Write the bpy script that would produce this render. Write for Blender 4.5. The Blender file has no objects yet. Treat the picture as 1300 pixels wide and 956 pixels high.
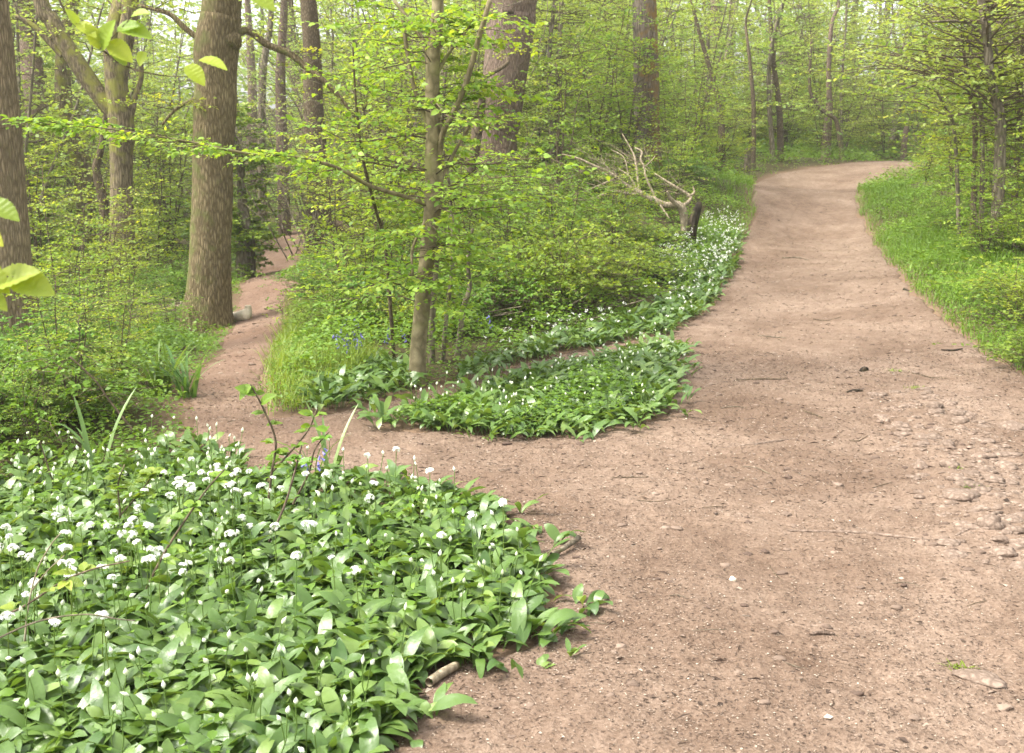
import bpy, math, random
import numpy as np
R = math.radians
SC = bpy.context.scene
COL = SC.collection
# ------------------------------------------------------------------ camera, sky, sun, exposure
F, CX, CY = 1460.0, 650.0, 433.0         # focal length and centre of the photograph in its own pixels
PITCH, EYE = R(9.45), 1.6
cam = bpy.data.cameras.new('camera'); cam_o = bpy.data.objects.new('camera', cam); COL.objects.link(cam_o)
cam_o.location = (0, 0, EYE); cam_o.rotation_euler = (R(90) - PITCH, 0, 0)
cam.sensor_width = 36; cam.lens = F / 1300 * 36; cam.shift_y = -45 / 1300
cam.clip_start = 0.05; cam.clip_end = 1000
cam.dof.use_dof = True; cam.dof.focus_distance = 5.2; cam.dof.aperture_fstop = 8.0
SC.camera = cam_o
SUN_EL, SUN_AZ = R(56), R(-105)           # azimuth from +Y towards +X
w = bpy.data.worlds.new('World'); SC.world = w; w.use_nodes = True
nt = w.node_tree; nt.nodes.clear()
sky = nt.nodes.new('ShaderNodeTexSky'); sky.sky_type = 'NISHITA'; sky.sun_disc = False
sky.sun_elevation = SUN_EL; sky.sun_rotation = SUN_AZ; sky.air_density = 1.0; sky.dust_density = 4.0; sky.ozone_density = 1.0
hs = nt.nodes.new('ShaderNodeHueSaturation'); hs.inputs['Saturation'].default_value = 0.10   # thin overcast: nearly white sky
bg = nt.nodes.new('ShaderNodeBackground'); bg.inputs[1].default_value = 0.15
wo = nt.nodes.new('ShaderNodeOutputWorld')
nt.links.new(sky.outputs[0], hs.inputs['Color']); nt.links.new(hs.outputs[0], bg.inputs[0]); nt.links.new(bg.outputs[0], wo.inputs[0])
sun = bpy.data.lights.new('sun', 'SUN'); sun.energy = 1.5; sun.angle = R(14); sun.color = (1, .94, .80)
sun_o = bpy.data.objects.new('sun', sun); COL.objects.link(sun_o)
sun_o.rotation_euler = (R(90) - SUN_EL, 0, math.pi - SUN_AZ)
SC.view_settings.view_transform = 'Standard'; SC.view_settings.look = 'None'; SC.view_settings.gamma = 1
SC.view_settings.exposure = 1.98
HAZE = 0.0012
SC.render.engine = 'CYCLES'
cy = SC.cycles
cy.max_bounces = 9; cy.diffuse_bounces = 6; cy.glossy_bounces = 2; cy.transmission_bounces = 4; cy.transparent_max_bounces = 4
cy.caustics_reflective = False; cy.caustics_refractive = False; cy.sample_clamp_indirect = 4
cy.use_adaptive_sampling = True; cy.adaptive_threshold = 0.02; cy.use_denoising = True

rng = np.random.default_rng(7)
A = np.array
FWD = A([0, math.cos(PITCH), -math.sin(PITCH)]); UPV = A([0, math.sin(PITCH), math.cos(PITCH)])
def at(px, py, d):
    """point at horizontal distance d seen at photo pixel (px, py)"""
    v = FWD + (px - CX) / F * A([1, 0, 0]) - (py - CY) / F * UPV
    v = v * (d / v[1]); return A([0, 0, EYE]) + v
def to_px(P):
    q = np.asarray(P) - A([0, 0, EYE]); f = q @ FWD; f = np.where(f < .05, np.nan, f)
    return CX + F * q[..., 0] / f, CY - F * (q @ UPV) / f
# ------------------------------------------------------------------ terrain height
ctl = [at(*c) for c in [
    (1000, 300, 18), (1010, 240, 27), (1140, 207, 36), (880, 300, 16), (820, 213, 20), (640, 268, 17.5), (750, 330, 13.5), (640, 400, 10.6),
    (560, 310, 14.5), (450, 335, 15), (430, 430, 9.8), (300, 480, 8), (290, 450, 10), (325, 400, 13.2), (345, 345, 18.5), (375, 298, 27),
    (155, 372, 16), (115, 300, 22), (408, 332, 18.5), (100, 262, 35), (300, 262, 40), (500, 236, 30), (900, 205, 30), (1050, 197, 38),
    (1150, 186, 45), (1250, 215, 22), (1290, 330, 12.2), (1290, 430, 9.3), (1100, 250, 24), (1200, 265, 18), (1180, 212, 28), (60, 470, 8.6), (262, 416, 12.8)]]
ctl += [A(c, float) for c in [(0, 3, 0), (2, 3, 0), (-2, 3, 0), (0, 5, 0), (2, 5, 0), (4, 5, .03), (-2, 5, 0), (-3, 4, 0), (-5, 6, 0), (1, 8, 0), (3, 8, .02), (-10, 8, 0),
    (2.5, 11, .03), (2.9, 14, .1), (0, 0, 0), (5, 2, .1), (-4, 0, 0), (8, 5, .6), (9, 12, 1.0), (0, -12, 0), (-18, -6, 0), (18, -6, .8), (-40, 45, .8), (-25, 20, -.2), (-10, 50, .6), (8, 52, 2.2),
    (30, 45, 2.6), (45, 15, 3), (0, 80, 5), (50, 80, 6), (-50, 80, 4), (-50, 0, 0), (30, 5, 2.2)]]
ctl = A(ctl); CXY = ctl[:, :2] / 10
def _U(r2): return np.where(r2 > 0, .5 * r2 * np.log(np.maximum(r2, 1e-12)), 0)
N_CTL = len(ctl); K_ = _U(((CXY[:, None] - CXY[None]) ** 2).sum(-1)) + np.eye(N_CTL) * 2e-3
P_ = np.c_[np.ones(N_CTL), CXY]; M_ = np.block([[K_, P_], [P_.T, np.zeros((3, 3))]])
SOL = np.linalg.solve(M_, np.r_[ctl[:, 2], 0, 0, 0])
def H(x, y):
    x = np.asarray(x, float); y = np.asarray(y, float); sh = x.shape
    p = np.c_[x.ravel(), y.ravel() - 10] ; r = np.hypot(p[:, 0], p[:, 1]); s = np.minimum(1, 72 / np.maximum(r, 1e-6))
    p = (p * s[:, None] + A([0, 10])) / 10
    out = np.empty(len(p))
    for i in range(0, len(p), 40000):
        q = p[i:i + 40000]
        out[i:i + 40000] = _U(((q[:, None] - CXY[None]) ** 2).sum(-1)) @ SOL[:N_CTL] + SOL[N_CTL] + q @ SOL[N_CTL + 1:]
    return out.reshape(sh)
def hit(px, py):
    """ground point seen at photo pixels (arrays allowed)"""
    px = np.atleast_1d(np.asarray(px, float)); py = np.atleast_1d(np.asarray(py, float))
    V = FWD + ((px - CX) / F)[:, None] * A([1, 0, 0]) - ((py - CY) / F)[:, None] * UPV
    ts = np.r_[np.arange(1.5, 20, .25), np.arange(20, 62, .5)]
    res = np.full((len(px), 3), np.nan); done = np.zeros(len(px), bool)
    for a, b in zip(ts[:-1], ts[1:]):
        P = A([0, 0, EYE]) + V * (b / V[:, 1:2])
        under = (P[:, 2] < H(P[:, 0], P[:, 1])) & ~done
        for i in np.where(under)[0]:
            lo, hi = a, b
            for _ in range(12):
                m = (lo + hi) / 2; Q = A([0, 0, EYE]) + V[i] * (m / V[i, 1])
                if Q[2] < H(Q[0], Q[1]): hi = m
                else: lo = m
            res[i] = Q; done[i] = True
        if done.all(): break
    bad = ~done; res[bad] = A([0, 0, EYE]) + V[bad] * (45 / V[bad, 1:2])
    return res
# ------------------------------------------------------------------ noise
def vnoise(x, y, seed=0):
    xi = np.floor(x).astype(np.int64); yi = np.floor(y).astype(np.int64); xf = x - xi; yf = y - yi
    u = xf * xf * (3 - 2 * xf); v = yf * yf * (3 - 2 * yf)
    def h(a, b):
        n = (a * 374761393 + b * 668265263 + seed * 974634777) & 0xffffffff
        n = ((n ^ (n >> 13)) * 1274126177) & 0xffffffff; return ((n ^ (n >> 16)) & 0xffff) / 65535.0
    return (h(xi, yi) * (1 - u) + h(xi + 1, yi) * u) * (1 - v) + (h(xi, yi + 1) * (1 - u) + h(xi + 1, yi + 1) * u) * v
def fbm(x, y, o=4, seed=0):
    s = 0; a = .5; t = 0
    for i in range(o): s = s + a * vnoise(x * 2 ** i, y * 2 ** i, seed + i); t += a; a *= .5
    return s / t * 2 - 1
# ------------------------------------------------------------------ zones traced on the photograph, laid on the ground
def poly(pts):
    p = hit([a for a, b in pts], [b for a, b in pts]); return p[:, :2]
MAIN = poly([(1150, 204), (1100, 206), (1040, 212), (985, 222), (960, 233), (957, 248), (960, 268), (948, 300), (937, 330), (926, 360), (905, 388), (880, 408), (845, 424),
    (800, 434), (740, 447), (680, 460), (610, 482), (560, 492), (530, 500), (490, 512), (440, 524), (400, 530), (340, 530), (330, 500), (335, 480), (340, 455), (350, 425), (362, 405), (358, 388),
    (372, 372), (352, 352), (378, 330), (383, 310), (388, 292), (365, 290), (345, 305), (335, 325), (328, 348), (305, 368), (306, 392), (296, 420), (270, 460), (246, 500), (236, 516),
    (262, 566), (295, 584), (335, 594), (380, 600), (430, 608), (500, 620), (565, 634), (612, 650), (652, 676), (680, 704), (698, 735), (695, 765), (688, 792), (664, 824), (600, 848), (540, 870),
    (500, 960), (440, 1120), (1900, 1120), (1800, 700), (1500, 560), (1300, 482), (1262, 455), (1225, 430), (1190, 400), (1155, 370), (1125, 335), (1105, 300), (1088, 270), (1086, 250), (1100, 235), (1130, 222), (1160, 213)])
ISLAND = poly([(478, 546), (498, 535), (538, 524), (570, 514), (600, 504), (640, 490), (690, 477), (760, 458), (820, 443), (864, 438), (870, 450), (858, 468), (860, 490), (856, 512), (842, 530), (800, 544), (740, 552), (680, 558), (620, 556), (560, 551), (515, 547)])
def sdist(P, poly):
    """signed distance, negative inside"""
    P = np.asarray(P, float).reshape(-1, 2); out = np.empty(len(P)); a = poly; b = np.roll(poly, -1, 0); ab = b - a; L2 = (ab ** 2).sum(1) + 1e-12
    for i in range(0, len(P), 30000):
        q = P[i:i + 30000, None]; ap = q - a; t = np.clip((ap * ab).sum(-1) / L2, 0, 1)
        d = np.sqrt(((ap - t[..., None] * ab) ** 2).sum(-1).min(1))
        yi, yj = a[:, 1], b[:, 1]; qy = q[..., 1]; qx = q[..., 0]
        c = ((yi > qy) != (yj > qy)) & (qx < (b[:, 0] - a[:, 0]) * (qy - yi) / (np.where(yj == yi, 1e-9, yj - yi)) + a[:, 0])
        out[i:i + 30000] = np.where(c.sum(1) % 2 == 1, -d, d)
    return out
def path_sd(x, y):
    P = np.c_[np.ravel(x), np.ravel(y)]
    wob = .07 * fbm(P[:, 0] * 2.5, P[:, 1] * 2.5, 3, 5) + .04 * fbm(P[:, 0] * 11, P[:, 1] * 11, 2, 15)
    return np.maximum(sdist(P, MAIN), -sdist(P, ISLAND)) + wob
def inpoly(px, py, poly):
    poly = A(poly, float); r = np.zeros(len(px), bool); j = len(poly) - 1
    for i in range(len(poly)):
        xi, yi = poly[i]; xj, yj = poly[j]
        c = ((yi > py) != (yj > py)) & (px < (xj - xi) * (py - yi) / ((yj - yi) or 1e-9) + xi); r ^= c; j = i
    return r
# ------------------------------------------------------------------ mesh building
class MB:
    def __init__(s): s.v = []; s.f = {3: [], 4: []}; s.r = []; s.n = 0
    def add(s, V, Fc, rnd=.5, mat=0):
        V = np.asarray(V, float).reshape(-1, 3)
        for f in (Fc if isinstance(Fc, (list, tuple)) else [Fc]):
            if len(f): s.f[f.shape[1]].append((f + s.n, mat))
        s.v.append(V); s.r.append(np.broadcast_to(np.asarray(rnd, float), (len(V),)) if np.ndim(rnd) <= 1 else rnd); s.n += len(V); return s
    def mesh(s, name, mats, smooth=True):
        me = bpy.data.meshes.new(name)
        V = np.concatenate(s.v); me.vertices.add(len(V)); me.vertices.foreach_set('co', V.astype(np.float32).ravel())
        idx = []; st = []; mi = []; c = 0
        for k in (3, 4):
            for f, m in s.f[k]:
                idx.append(f.ravel()); st.append(c + np.arange(len(f)) * k); c += f.size; mi.append(np.full(len(f), m))
        idx = np.concatenate(idx); st = np.concatenate(st); mi = np.concatenate(mi)
        me.loops.add(len(idx)); me.loops.foreach_set('vertex_index', idx.astype(np.int32))
        me.polygons.add(len(st)); me.polygons.foreach_set('loop_start', st.astype(np.int32))
        me.polygons.foreach_set('material_index', mi.astype(np.int32)); me.polygons.foreach_set('use_smooth', np.full(len(st), smooth))
        at_ = me.attributes.new('rnd', 'FLOAT', 'POINT'); at_.data.foreach_set('value', np.concatenate(s.r).astype(np.float32))
        for m in (mats if isinstance(mats, (list, tuple)) else [mats]): me.materials.append(m)
        me.update(calc_edges=True); return me
    def obj(s, name, mats, parent=None, smooth=True):
        return link(name, s.mesh(name, mats, smooth), parent)
def link(name, data, parent=None, loc=None):
    o = bpy.data.objects.new(name, data); COL.objects.link(o)
    if parent: o.parent = parent
    if loc is not None: o.location = loc
    return o
def tag(o, label=None, cat=None, group=None, kind=None):
    for k, v in (('label', label), ('category', cat), ('group', group), ('kind', kind)):
        if v: o[k] = v
    return o
def thing(name, label, cat, loc=(0, 0, 0), group=None):
    return tag(link(name, None, None, loc), label, cat, group)
def copy_tree(o, parent=None):
    c = o.copy(); COL.objects.link(c)
    if parent: c.parent = parent
    for ch in list(o.children): copy_tree(ch, c)
    return c
def norm(v): return v / np.maximum(np.linalg.norm(v, axis=-1, keepdims=True), 1e-9)
def tubes(PTS, RAD, sides=5, ref=None):
    """PTS (N,K,3), RAD (N,K)"""
    N, K, _ = PTS.shape; T = np.empty_like(PTS)
    T[:, 1:-1] = PTS[:, 2:] - PTS[:, :-2]; T[:, 0] = PTS[:, 1] - PTS[:, 0]; T[:, -1] = PTS[:, -1] - PTS[:, -2]; T = norm(T)
    mt = norm(PTS[:, -1] - PTS[:, 0]); rf = np.where(np.abs(mt[:, 2:3]) > .7, A([[1., 0, 0]]), A([[0, 0, 1.]]))[:, None]
    a = norm(np.cross(T, np.broadcast_to(rf, T.shape))); b = np.cross(T, a)
    th = np.arange(sides) * 2 * math.pi / sides
    ring = a[:, :, None] * np.cos(th)[:, None] + b[:, :, None] * np.sin(th)[:, None]
    V = PTS[:, :, None] + ring * (RAD[:, :, None, None] if RAD.ndim == 2 else RAD[..., None])
    i = np.arange(N)[:, None, None] * K * sides + np.arange(K - 1)[None, :, None] * sides; s0 = np.arange(sides)[None, None]; s1 = (s0 + 1) % sides
    Fq = np.stack(np.broadcast_arrays(i + s0, i + s1, i + sides + s1, i + sides + s0), -1).reshape(-1, 4)
    return V.reshape(-1, 3), Fq
LEAF_LO = (A([[0, 0, 0], [.5, .5, .08], [1, 0, -.05], [.5, -.5, .08]]), A([[0, 1, 2], [0, 2, 3]]), None)
LEAF_HI = (A([[0, 0, 0], [.28, .42, .07], [.66, .4, .03], [1, 0, -.16], [.66, -.4, .03], [.28, -.42, .07], [.3, 0, 0], [.66, 0, -.03]]),
           A([[0, 6, 1], [0, 5, 6], [7, 3, 2], [7, 4, 3]]), A([[6, 7, 2, 1], [6, 5, 4, 7]]))
def leaves(P, D, Nn, L, W, rnd, tpl=LEAF_LO):
    T, f3, f4 = tpl; D = norm(D); S = norm(np.cross(Nn, D)); Nn = np.cross(D, S); k = len(T)
    V = P[:, None] + (T[None, :, 0:1] * L[:, None, None]) * D[:, None] + (T[None, :, 1:2] * W[:, None, None]) * S[:, None] + (T[None, :, 2:3] * L[:, None, None]) * Nn[:, None]
    off = (np.arange(len(P)) * k)[:, None, None]; fs = [(f3[None] + off).reshape(-1, 3)]
    if f4 is not None: fs.append((f4[None] + off).reshape(-1, 4))
    return V.reshape(-1, 3), fs, np.repeat(rnd, k)
def blades(P, az, L, W, a0, a1, rnd, n=7, m=2, petiole=.25, fold=.25, wave=.0, strap=False, serr=0, roll=None):
    """curved leaf blades: base P, azimuth az, pitch runs from a0 at base to a1 at tip; m cells each side of the midrib"""
    N = len(P); s = np.linspace(0, 1, n + 1); sm = (s[1:] + s[:-1]) / 2
    ang = a0[:, None] + (a1 - a0)[:, None] * sm[None] ** 1.2; ds = L[:, None] / n
    x = np.c_[np.zeros(N), np.cumsum(np.cos(ang) * ds, 1)]; z = np.c_[np.zeros(N), np.cumsum(np.sin(ang) * ds, 1)]
    ax = np.stack([np.cos(az), np.sin(az), np.zeros(N)], 1); side = np.stack([-np.sin(az), np.cos(az), np.zeros(N)], 1); up = A([0, 0, 1.])
    angv = a0[:, None] + (a1 - a0)[:, None] * s[None] ** 1.2
    if strap: w = (np.minimum(1, s * 6 + .5) * np.sqrt(np.maximum(0, 1 - s ** 3)))
    else:
        q = np.clip((s - petiole) / (1 - petiole), 0, 1); w = np.where(s < petiole, .07, np.maximum(.07, np.sin(math.pi * q ** .85) ** .62)); w[-1] = .0
    t = np.linspace(-1, 1, 2 * m + 1)
    nrm = -np.sin(angv)[..., None] * ax[:, None] + np.cos(angv)[..., None] * up
    if roll is not None:
        sd = side[:, None] * np.cos(roll)[:, None, None] + nrm * np.sin(roll)[:, None, None]; nn = np.cross(np.cos(angv)[..., None] * ax[:, None] + np.sin(angv)[..., None] * up, sd)
        sd, nrm = sd, np.where((nn * nrm).sum(-1, keepdims=True) < 0, -nn, nn)
    else: sd = np.broadcast_to(side[:, None], nrm.shape)
    C = P[:, None] + x[..., None] * ax[:, None] + z[..., None] * up
    hw = (W[:, None] / 2) * w[None]
    ph = rng.random(N) * 6.28
    lift = (np.abs(t) ** 1.0 * fold * .8 - t ** 2 * fold * .45)[None, None] * hw[..., None] + wave * hw[..., None] * np.sin(s * 9 + 0)[None, :, None] * np.sign(t)[None, None] * (np.abs(t) ** 2)[None, None] * np.cos(ph)[:, None, None] + hw[..., None] * .18 * np.sin(s * 7 + 1)[None, :, None] * np.sin(ph)[:, None, None]
    V = C[:, :, None] + (hw[..., None] * t)[..., None] * sd[:, :, None] + lift[..., None] * nrm[:, :, None]
    k = 2 * m + 1; i = (np.arange(N) * (n + 1) * k)[:, None, None] + (np.arange(n) * k)[None, :, None]; j = np.arange(2 * m)[None, None]
    Fq = np.stack(np.broadcast_arrays(i + j, i + j + 1, i + k + j + 1, i + k + j), -1).reshape(-1, 4)
    return V.reshape(-1, 3), Fq, np.repeat(rnd, (n + 1) * k)
# ------------------------------------------------------------------ materials
def mat(name):
    m = bpy.data.materials.new(name); m.use_nodes = True; m.node_tree.nodes.clear(); return m, m.node_tree.nodes, m.node_tree.links
def N(ns, t, **kw):
    n = ns.new('ShaderNode' + t)
    for k, v in kw.items(): setattr(n, k, v)
    return n
def leaf_mat(name, stops, rough=.45, spec=.35, tr=.35, trcol=(1.25, 1.15, .5), veins=0, hue=.02):
    m, ns, lk = mat(name); a = N(ns, 'Attribute', attribute_name='rnd'); r = N(ns, 'ValToRGB'); el = r.color_ramp.elements
    while len(el) < len(stops): el.new(.5)
    for e, (p, c) in zip(el, stops): e.position = p; e.color = (*c, 1)
    lk.new(a.outputs['Fac'], r.inputs[0])
    oi = N(ns, 'ObjectInfo'); mr = N(ns, 'MapRange'); mr.inputs[3].default_value = .5 - hue; mr.inputs[4].default_value = .5 + hue; lk.new(oi.outputs['Random'], mr.inputs[0])
    hsv = N(ns, 'HueSaturation'); lk.new(r.outputs[0], hsv.inputs['Color']); lk.new(mr.outputs[0], hsv.inputs['Hue'])
    b = N(ns, 'BsdfPrincipled'); b.inputs['Roughness'].default_value = rough; b.inputs['Specular IOR Level'].default_value = spec
    lk.new(hsv.outputs[0], b.inputs['Base Color'])
    mul = N(ns, 'Mix', data_type='RGBA', blend_type='MULTIPLY'); mul.inputs[0].default_value = 1; lk.new(hsv.outputs[0], mul.inputs[6]); mul.inputs[7].default_value = (*trcol, 1)
    t = N(ns, 'BsdfTranslucent'); lk.new(mul.outputs[2], t.inputs[0])
    mx = N(ns, 'MixShader'); mx.inputs[0].default_value = tr; lk.new(b.outputs[0], mx.inputs[1]); lk.new(t.outputs[0], mx.inputs[2])
    o = N(ns, 'OutputMaterial'); lk.new(mx.outputs[0], o.inputs[0])
    if veins:
        tc = N(ns, 'TexCoord'); nz = N(ns, 'TexNoise'); nz.inputs['Scale'].default_value = veins; nz.inputs['Detail'].default_value = 3; lk.new(tc.outputs['Object'], nz.inputs[0])
        bp = N(ns, 'Bump'); bp.inputs['Strength'].default_value = .35; bp.inputs['Distance'].default_value = .006; lk.new(nz.outputs[0], bp.inputs['Height']); lk.new(bp.outputs[0], b.inputs['Normal'])
    return m
G_LIME = leaf_mat('spring_leaf', [(0, (.12, .21, .03)), (.5, (.22, .32, .045)), (.85, (.33, .42, .06)), (1, (.42, .47, .06))], tr=.5)
G_MID = leaf_mat('wood_leaf', [(0, (.19, .28, .07)), (.6, (.31, .41, .11)), (1, (.43, .51, .16))], tr=.5, spec=.25)
G_DARK = leaf_mat('bramble_leaf', [(0, (.08, .14, .022)), (.5, (.17, .265, .038)), (.85, (.28, .375, .055)), (1, (.37, .44, .07))], tr=.35, spec=.35, rough=.45)
G_GARLIC = leaf_mat('garlic_leaf', [(0, (.055, .12, .024)), (.6, (.112, .195, .042)), (1, (.19, .28, .06))], tr=.32, spec=.6, rough=.36, veins=55)
G_HERB = leaf_mat('herb_leaf', [(0, (.08, .15, .018)), (.6, (.15, .25, .026)), (1, (.25, .35, .04))], tr=.4)
G_GRASS = leaf_mat('grass_blade', [(0, (.09, .17, .018)), (.6, (.16, .26, .026)), (1, (.27, .35, .06))], tr=.4)
G_PALE = leaf_mat('pale_grass', [(0, (.14, .22, .03)), (.6, (.22, .31, .05)), (1, (.34, .40, .12))], tr=.4)
PETAL = leaf_mat('white_petal', [(0, (.72, .76, .55)), (.4, (.82, .82, .76)), (1, (.85, .85, .8))], tr=.3, trcol=(1, 1, 1), hue=0)
BLUE = leaf_mat('bluebell_petal', [(0, (.16, .15, .45)), (1, (.3, .28, .62))], tr=.3, trcol=(1, 1, 1), hue=0)
YEL = leaf_mat('yellow_petal', [(0, (.7, .5, .02)), (1, (.8, .65, .05))], tr=.2, trcol=(1, 1, 1), hue=0)
def bark_mat(name, c0, c1, moss=None, mossamt=0., sx=26, sz=3.2, bump=.6, dist=.02, lich=0, side=None):
    m, ns, lk = mat(name); tc = N(ns, 'TexCoord'); mp = N(ns, 'Mapping'); mp.inputs['Scale'].default_value = (sx, sx, sz); lk.new(tc.outputs['Object'], mp.inputs[0])
    v = N(ns, 'TexVoronoi', feature='DISTANCE_TO_EDGE'); v.inputs['Scale'].default_value = 1
    nz = N(ns, 'TexNoise'); nz.inputs['Scale'].default_value = 1.3; nz.inputs['Detail'].default_value = 6; nz.inputs['Roughness'].default_value = .65
    ad = N(ns, 'Mix', data_type='RGBA'); ad.inputs[0].default_value = .35; lk.new(mp.outputs[0], ad.inputs[6]); lk.new(mp.outputs[0], nz.inputs[0]); sc_ = N(ns, 'VectorMath', operation='ADD'); lk.new(mp.outputs[0], sc_.inputs[0]); lk.new(nz.outputs['Color'], sc_.inputs[1]); lk.new(sc_.outputs[0], v.inputs[0])
    mr = N(ns, 'MapRange'); mr.inputs[2].default_value = .32; lk.new(v.outputs['Distance'], mr.inputs[0])
    n2 = N(ns, 'TexNoise'); n2.inputs['Scale'].default_value = 2.2; n2.inputs['Detail'].default_value = 5; lk.new(tc.outputs['Object'], n2.inputs[0])
    mu = N(ns, 'Math', operation='MULTIPLY'); lk.new(mr.outputs[0], mu.inputs[0]); lk.new(nz.outputs[0], mu.inputs[1])
    cr = N(ns, 'ValToRGB'); cr.color_ramp.elements[0].color = (*c0, 1); cr.color_ramp.elements[1].color = (*c1, 1); cr.color_ramp.elements[0].position = .02; cr.color_ramp.elements[1].position = .55; lk.new(mu.outputs[0], cr.inputs[0])
    mx2 = N(ns, 'Mix', data_type='RGBA', blend_type='MULTIPLY'); mx2.inputs[0].default_value = .6; lk.new(cr.outputs[0], mx2.inputs[6])
    cr2 = N(ns, 'ValToRGB'); cr2.color_ramp.elements[0].position = .3; cr2.color_ramp.elements[1].position = .7; cr2.color_ramp.elements[0].color = (.55, .55, .55, 1); cr2.color_ramp.elements[1].color = (1.0, 1.0, 1.0, 1); lk.new(n2.outputs[0], cr2.inputs[0]); lk.new(cr2.outputs[0], mx2.inputs[7])
    col = mx2.outputs[2]
    if moss:
        n3 = N(ns, 'TexNoise'); n3.inputs['Scale'].default_value = 6; n3.inputs['Detail'].default_value = 7; lk.new(tc.outputs['Object'], n3.inputs[0])
        add = N(ns, 'Math', operation='ADD'); add.inputs[1].default_value = mossamt; lk.new(n3.outputs[0], add.inputs[0]); f = add.outputs[0]
        if side:
            ge = N(ns, 'NewGeometry'); dp = N(ns, 'VectorMath', operation='DOT_PRODUCT'); lk.new(ge.outputs['Normal'], dp.inputs[0]); dp.inputs[1].default_value = side
            ma = N(ns, 'Math', operation='MULTIPLY_ADD'); ma.inputs[1].default_value = .19; lk.new(dp.outputs['Value'], ma.inputs[0]); lk.new(f, ma.inputs[2]); f = ma.outputs[0]
        m3 = N(ns, 'MapRange'); m3.inputs[1].default_value = .5; m3.inputs[2].default_value = .68; lk.new(f, m3.inputs[0])
        mm = N(ns, 'Mix', data_type='RGBA'); lk.new(m3.outputs[0], mm.inputs[0]); lk.new(col, mm.inputs[6]); mm.inputs[7].default_value = (*moss, 1); col = mm.outputs[2]
    b = N(ns, 'BsdfPrincipled'); b.inputs['Roughness'].default_value = .9; b.inputs['Specular IOR Level'].default_value = .15; lk.new(col, b.inputs['Base Color'])
    bp = N(ns, 'Bump'); bp.inputs['Strength'].default_value = bump; bp.inputs['Distance'].default_value = dist; lk.new(mu.outputs[0], bp.inputs['Height']); lk.new(bp.outputs[0], b.inputs['Normal'])
    o = N(ns, 'OutputMaterial'); lk.new(b.outputs[0], o.inputs[0]); return m
BARK_OAK = bark_mat('furrowed_bark', (.12, .09, .047), (.33, .26, .145), (.13, .135, .045), -.09, sx=40, sz=8, bump=.9, side=(-.9, -.3, 0))
BARK_LEFT = bark_mat('pale_furrowed_bark', (.16, .12, .072), (.37, .285, .18), (.14, .13, .05), -.13, sx=40, sz=7, bump=.9)
BARK_BIG = bark_mat('reddish_bark', (.13, .092, .07), (.32, .235, .18), (.12, .12, .05), -.14, sx=38, sz=9, bump=.9)
BARK_RUST = bark_mat('rusty_bark', (.10, .08, .06), (.26, .21, .17), (.19, .115, .04), -.03, sx=30, sz=5, side=(.9, -.2, 0))
BARK_MOSS = bark_mat('mossy_bark', (.10, .078, .048), (.29, .23, .145), (.19, .185, .045), -.01, side=(-.1, -.2, .9), sx=32, sz=5)
BARK_SMOOTH = bark_mat('smooth_grey_bark', (.15, .125, .068), (.30, .25, .15), (.19, .19, .07), -.03, sx=13, sz=10, bump=.2, dist=.006)
BARK_TWIG = bark_mat('twig_bark', (.08, .06, .038), (.19, .145, .095), sx=40, sz=15, bump=.2, dist=.003)
BARK_GREY = bark_mat('grey_stem_bark', (.11, .09, .062), (.30, .25, .185), (.11, .12, .04), -.05, sx=20, sz=5)
DEAD = bark_mat('dead_wood', (.21, .17, .11), (.46, .38, .27), sx=30, sz=10, bump=.3, dist=.004)
DARKWOOD = bark_mat('rotten_wood', (.02, .016, .011), (.08, .06, .04), (.10, .11, .03), -.05, sx=16, sz=3)
CUTWOOD = bark_mat('cut_wood', (.66, .57, .42), (.78, .70, .55), sx=20, sz=20, bump=.2)
STONE = bark_mat('path_stone', (.16, .115, .088), (.30, .225, .175), sx=30, sz=30, bump=.5, dist=.01)
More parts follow.
